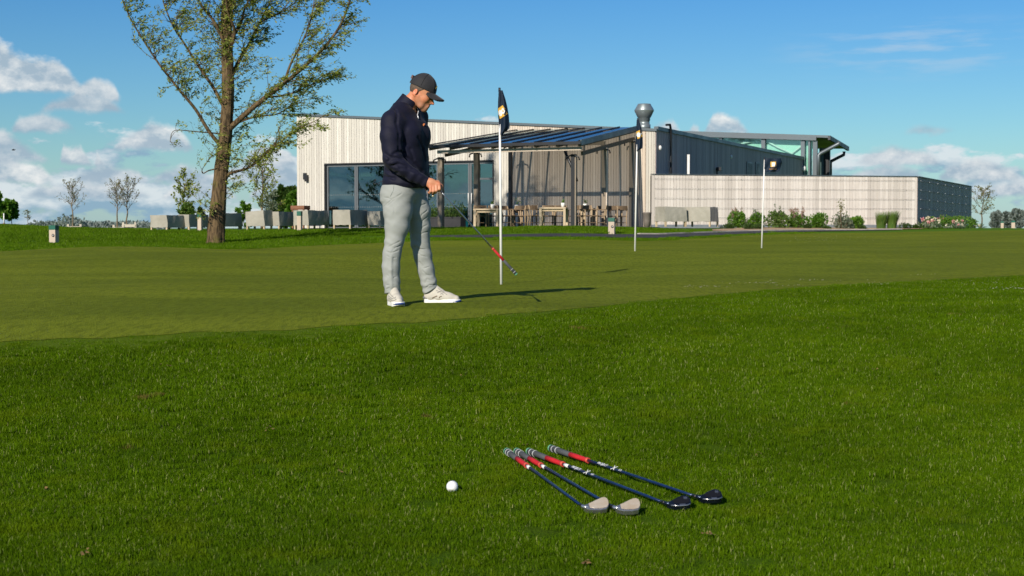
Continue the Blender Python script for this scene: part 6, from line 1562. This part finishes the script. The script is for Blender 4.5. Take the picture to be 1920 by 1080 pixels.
# ball
bg_ = onground(848, 924, 3.5, 8); m = MB(); r_ = .02135; bc = Vector((bg_.x, bg_.y, bg_.z+r_+.001)); m.sphere(bc, r_, 40, 26)
mm, nt, out = newmat('ball_cover'); n = N(nt); vo = n.n('ShaderNodeTexVoronoi'); vo.inputs['Scale'].default_value = 300; nt.links.new(n.obj(), vo.inputs[0])
nt.links.new(n.bsdf(c3(.80, .80, .79), .35, 0, .5, n.bump(n.sstep(vo.outputs[0], .0, .5), .5, .001)), out.inputs[0])
ball_o = thing('golf_ball', bc, 'white golf ball nestled in the grass left of the clubs', 'golf ball'); m.build('cover', mm, ball_o)
m = MB(); m.tube([bc+Vector((-.010, -.0178, -.0075)), bc+Vector((-.004, -.0190, -.0095)), bc+Vector((.002, -.0186, -.0112))], .0006, 5); m.build('ink_line', M_dark, ball_o)

# ================================================================== FLAGSTICKS
M_flag = clothmat('navy_flag', (.008, .018, .036), (.006, .014, .030), .6, 500, .15)
M_emb = pm('gold_patch', (.62, .36, .04), (.52, .29, .03), 40, .6)
M_embw = pm('white_print', (.70, .70, .67), (.64, .64, .62), 40, .6)
def fbend(b, t, z): return b.lerp(t, (z-b.z)/(t.z-b.z))
def droop_flag(base, topp, Y, outline_l, outline_r, label, emb, amp=.035):
    """outline_l / outline_r: (py -> px) edges of the hanging cloth"""
    o = thing('flagstick', base, label, 'flagstick', 'flagsticks on the putting green'); m = MB()
    m.tube([base-Z*.03, base.lerp(topp, .5), topp-Z*.02], [.0145, .013, .0115], 12); m.build('pole', M_white, o)
    m = MB(); m.tube([topp-Z*.024, topp+Z*.02], [.013, .012], 10); m.build('pole_cap', M_dark, o)
    ys = np.linspace(outline_l[0][0], outline_l[-1][0], 26); nu = 14; V = []
    ly = [p[0] for p in outline_l]; lx = [p[1] for p in outline_l]; ry = [p[0] for p in outline_r]; rx_ = [p[1] for p in outline_r]
    for a, py in enumerate(ys):
        x0, x1 = np.interp(py, ly, lx), np.interp(py, ry, rx_)
        for b_ in range(nu+1):
            u = b_/nu; dpt = -.012-amp*math.sin(u*math.pi)*.6-amp*.55*math.sin(u*9+a*.16)*(.3+.7*a/25); q = at(x0+(x1-x0)*u, py, Y+dpt); V.append(q)
    F = [(i*(nu+1)+k, i*(nu+1)+k+1, (i+1)*(nu+1)+k+1, (i+1)*(nu+1)+k) for i in range(25) for k in range(nu)]
    fl = np_obj('flag', np.array([list(v) for v in V]), F, M_flag, o, smooth=True); sd_ = fl.modifiers.new('thick', 'SOLIDIFY'); sd_.thickness = .003
    VA = np.array([list(v) for v in V])
    def onflag(px, py, off):
        q = at(px, py, Y); k = np.argmin((VA[:, 0]-q.x)**2+(VA[:, 2]-q.z)**2); d = (VA[:, 0]-q.x)**2+(VA[:, 2]-q.z)**2; w = 1/(d+1e-6); yy = (VA[:, 1]*w**2).sum()/(w**2).sum(); q = at(px, py, yy-off); return q
    def patch(name, poly, mat, off, par, nsub=7):
        c_ = np.mean(poly, 0); V2 = [onflag(c_[0], c_[1], off)]; F2 = []; ring = []
        for i in range(len(poly)):
            a, b_ = np.array(poly[i]), np.array(poly[(i+1) % len(poly)])
            for k in range(nsub): ring.append(a+(b_-a)*k/nsub)
        for f in (.5, 1.0):
            for r in ring: q = c_+(r-c_)*f; V2.append(onflag(q[0], q[1], off))
        n_ = len(ring)
        mb = MB(); mb.add(V2, [(0, 1+i, 1+(i+1) % n_) for i in range(n_)]+[(1+i, 1+n_+i, 1+n_+(i+1) % n_, 1+(i+1) % n_) for i in range(n_)], smooth=True); return mb.build(name, mat, par)
    for i, (nm, poly, mat) in enumerate(emb): patch(nm, poly, mat, .006+.003*i, fl)
    return o
def zz5(pts): return [(p[0]/7.71+900, p[1]/7.71+150) for p in pts]
def circ(cx, cy, rx, ry, n_=12): return [(cx+rx*math.cos(2*math.pi*i/n_), cy+ry*math.sin(2*math.pi*i/n_)) for i in range(n_)]
b1 = onground(940, 535, 12, 20); Y1 = b1.y; t1_ = at(936.6, 168, Y1)
ol = [(169.5, 935.3), (180, 935), (190, 934.2), (206, 933.4), (218, 934), (230, 935.2), (240, 935.8), (252, 937.2), (255.5, 941.2)]
orr = [(169.5, 941.8), (176, 944), (186, 947.3), (199, 950.5), (217, 953.8), (232, 955.3), (240, 955.8), (245, 951), (250, 944), (255.5, 941.6)]
emb1 = [('emblem', zz5([(328, 363), (398, 487), (288, 564), (262, 462), (262, 410)]), M_emb), ('emblem_print', zz5([(334, 400), (362, 450), (344, 492), (322, 486), (314, 516), (290, 524), (268, 500), (266, 452), (284, 432), (306, 440), (318, 412)]), M_embw), ('emblem_mark', zz5([(318, 444), (334, 432), (342, 450), (326, 464)]), M_emb)]
droop_flag(b1, t1_, Y1, ol, orr, 'tall white flagstick beside the golfer with a drooping navy flag and gold patch', emb1)
b2 = onground(1190.5, 472, 19, 27); Y2 = b2.y; t2_ = at(1195.5, 224, Y2)
droop_flag(b2, t2_, Y2, [(225, 1194), (245, 1193), (262, 1191.8), (275, 1192), (283, 1194)], [(225, 1197.5), (240, 1202.5), (258, 1205), (270, 1205.5), (278, 1205), (283, 1195)], 'white flagstick farther back with a drooping navy flag, in front of the canopy\'s right end',
           [('emblem', [(1192.6, 247), (1201, 243.4), (1205, 256), (1195.5, 261)], M_emb), ('emblem_print', circ(1197.3, 252.8, 3.9, 4.6), M_embw), ('emblem_mark', circ(1202.2, 250.8, 1.2, 1.4, 8), M_embw)], .03)
b3 = onground(1428, 467.5, 27, 35); Y3 = b3.y; t3_ = at(1433.5, 297, Y3)
droop_flag(b3, t3_, Y3, [(297, 1433.6), (310, 1433.2), (322, 1432.6)], [(297, 1464), (304, 1466), (312, 1464), (319, 1462), (322, 1458)], 'farthest white flagstick, its navy flag blown out straight before the shaded wall',
           [('emblem', [(1444.5, 303.2), (1455, 303), (1454.8, 313.2), (1444.8, 313)], M_emb), ('emblem_print', [(1447, 304.6), (1453.4, 304.6), (1453.2, 312), (1447.2, 312)], M_embw), ('emblem_bar', [(1442, 316), (1456, 316), (1456, 318), (1442, 318)], pm('faded_gold', (.22, .13, .06), (.18, .10, .05), 40, .6))], .05)
print('flags', Y1, Y2, Y3)
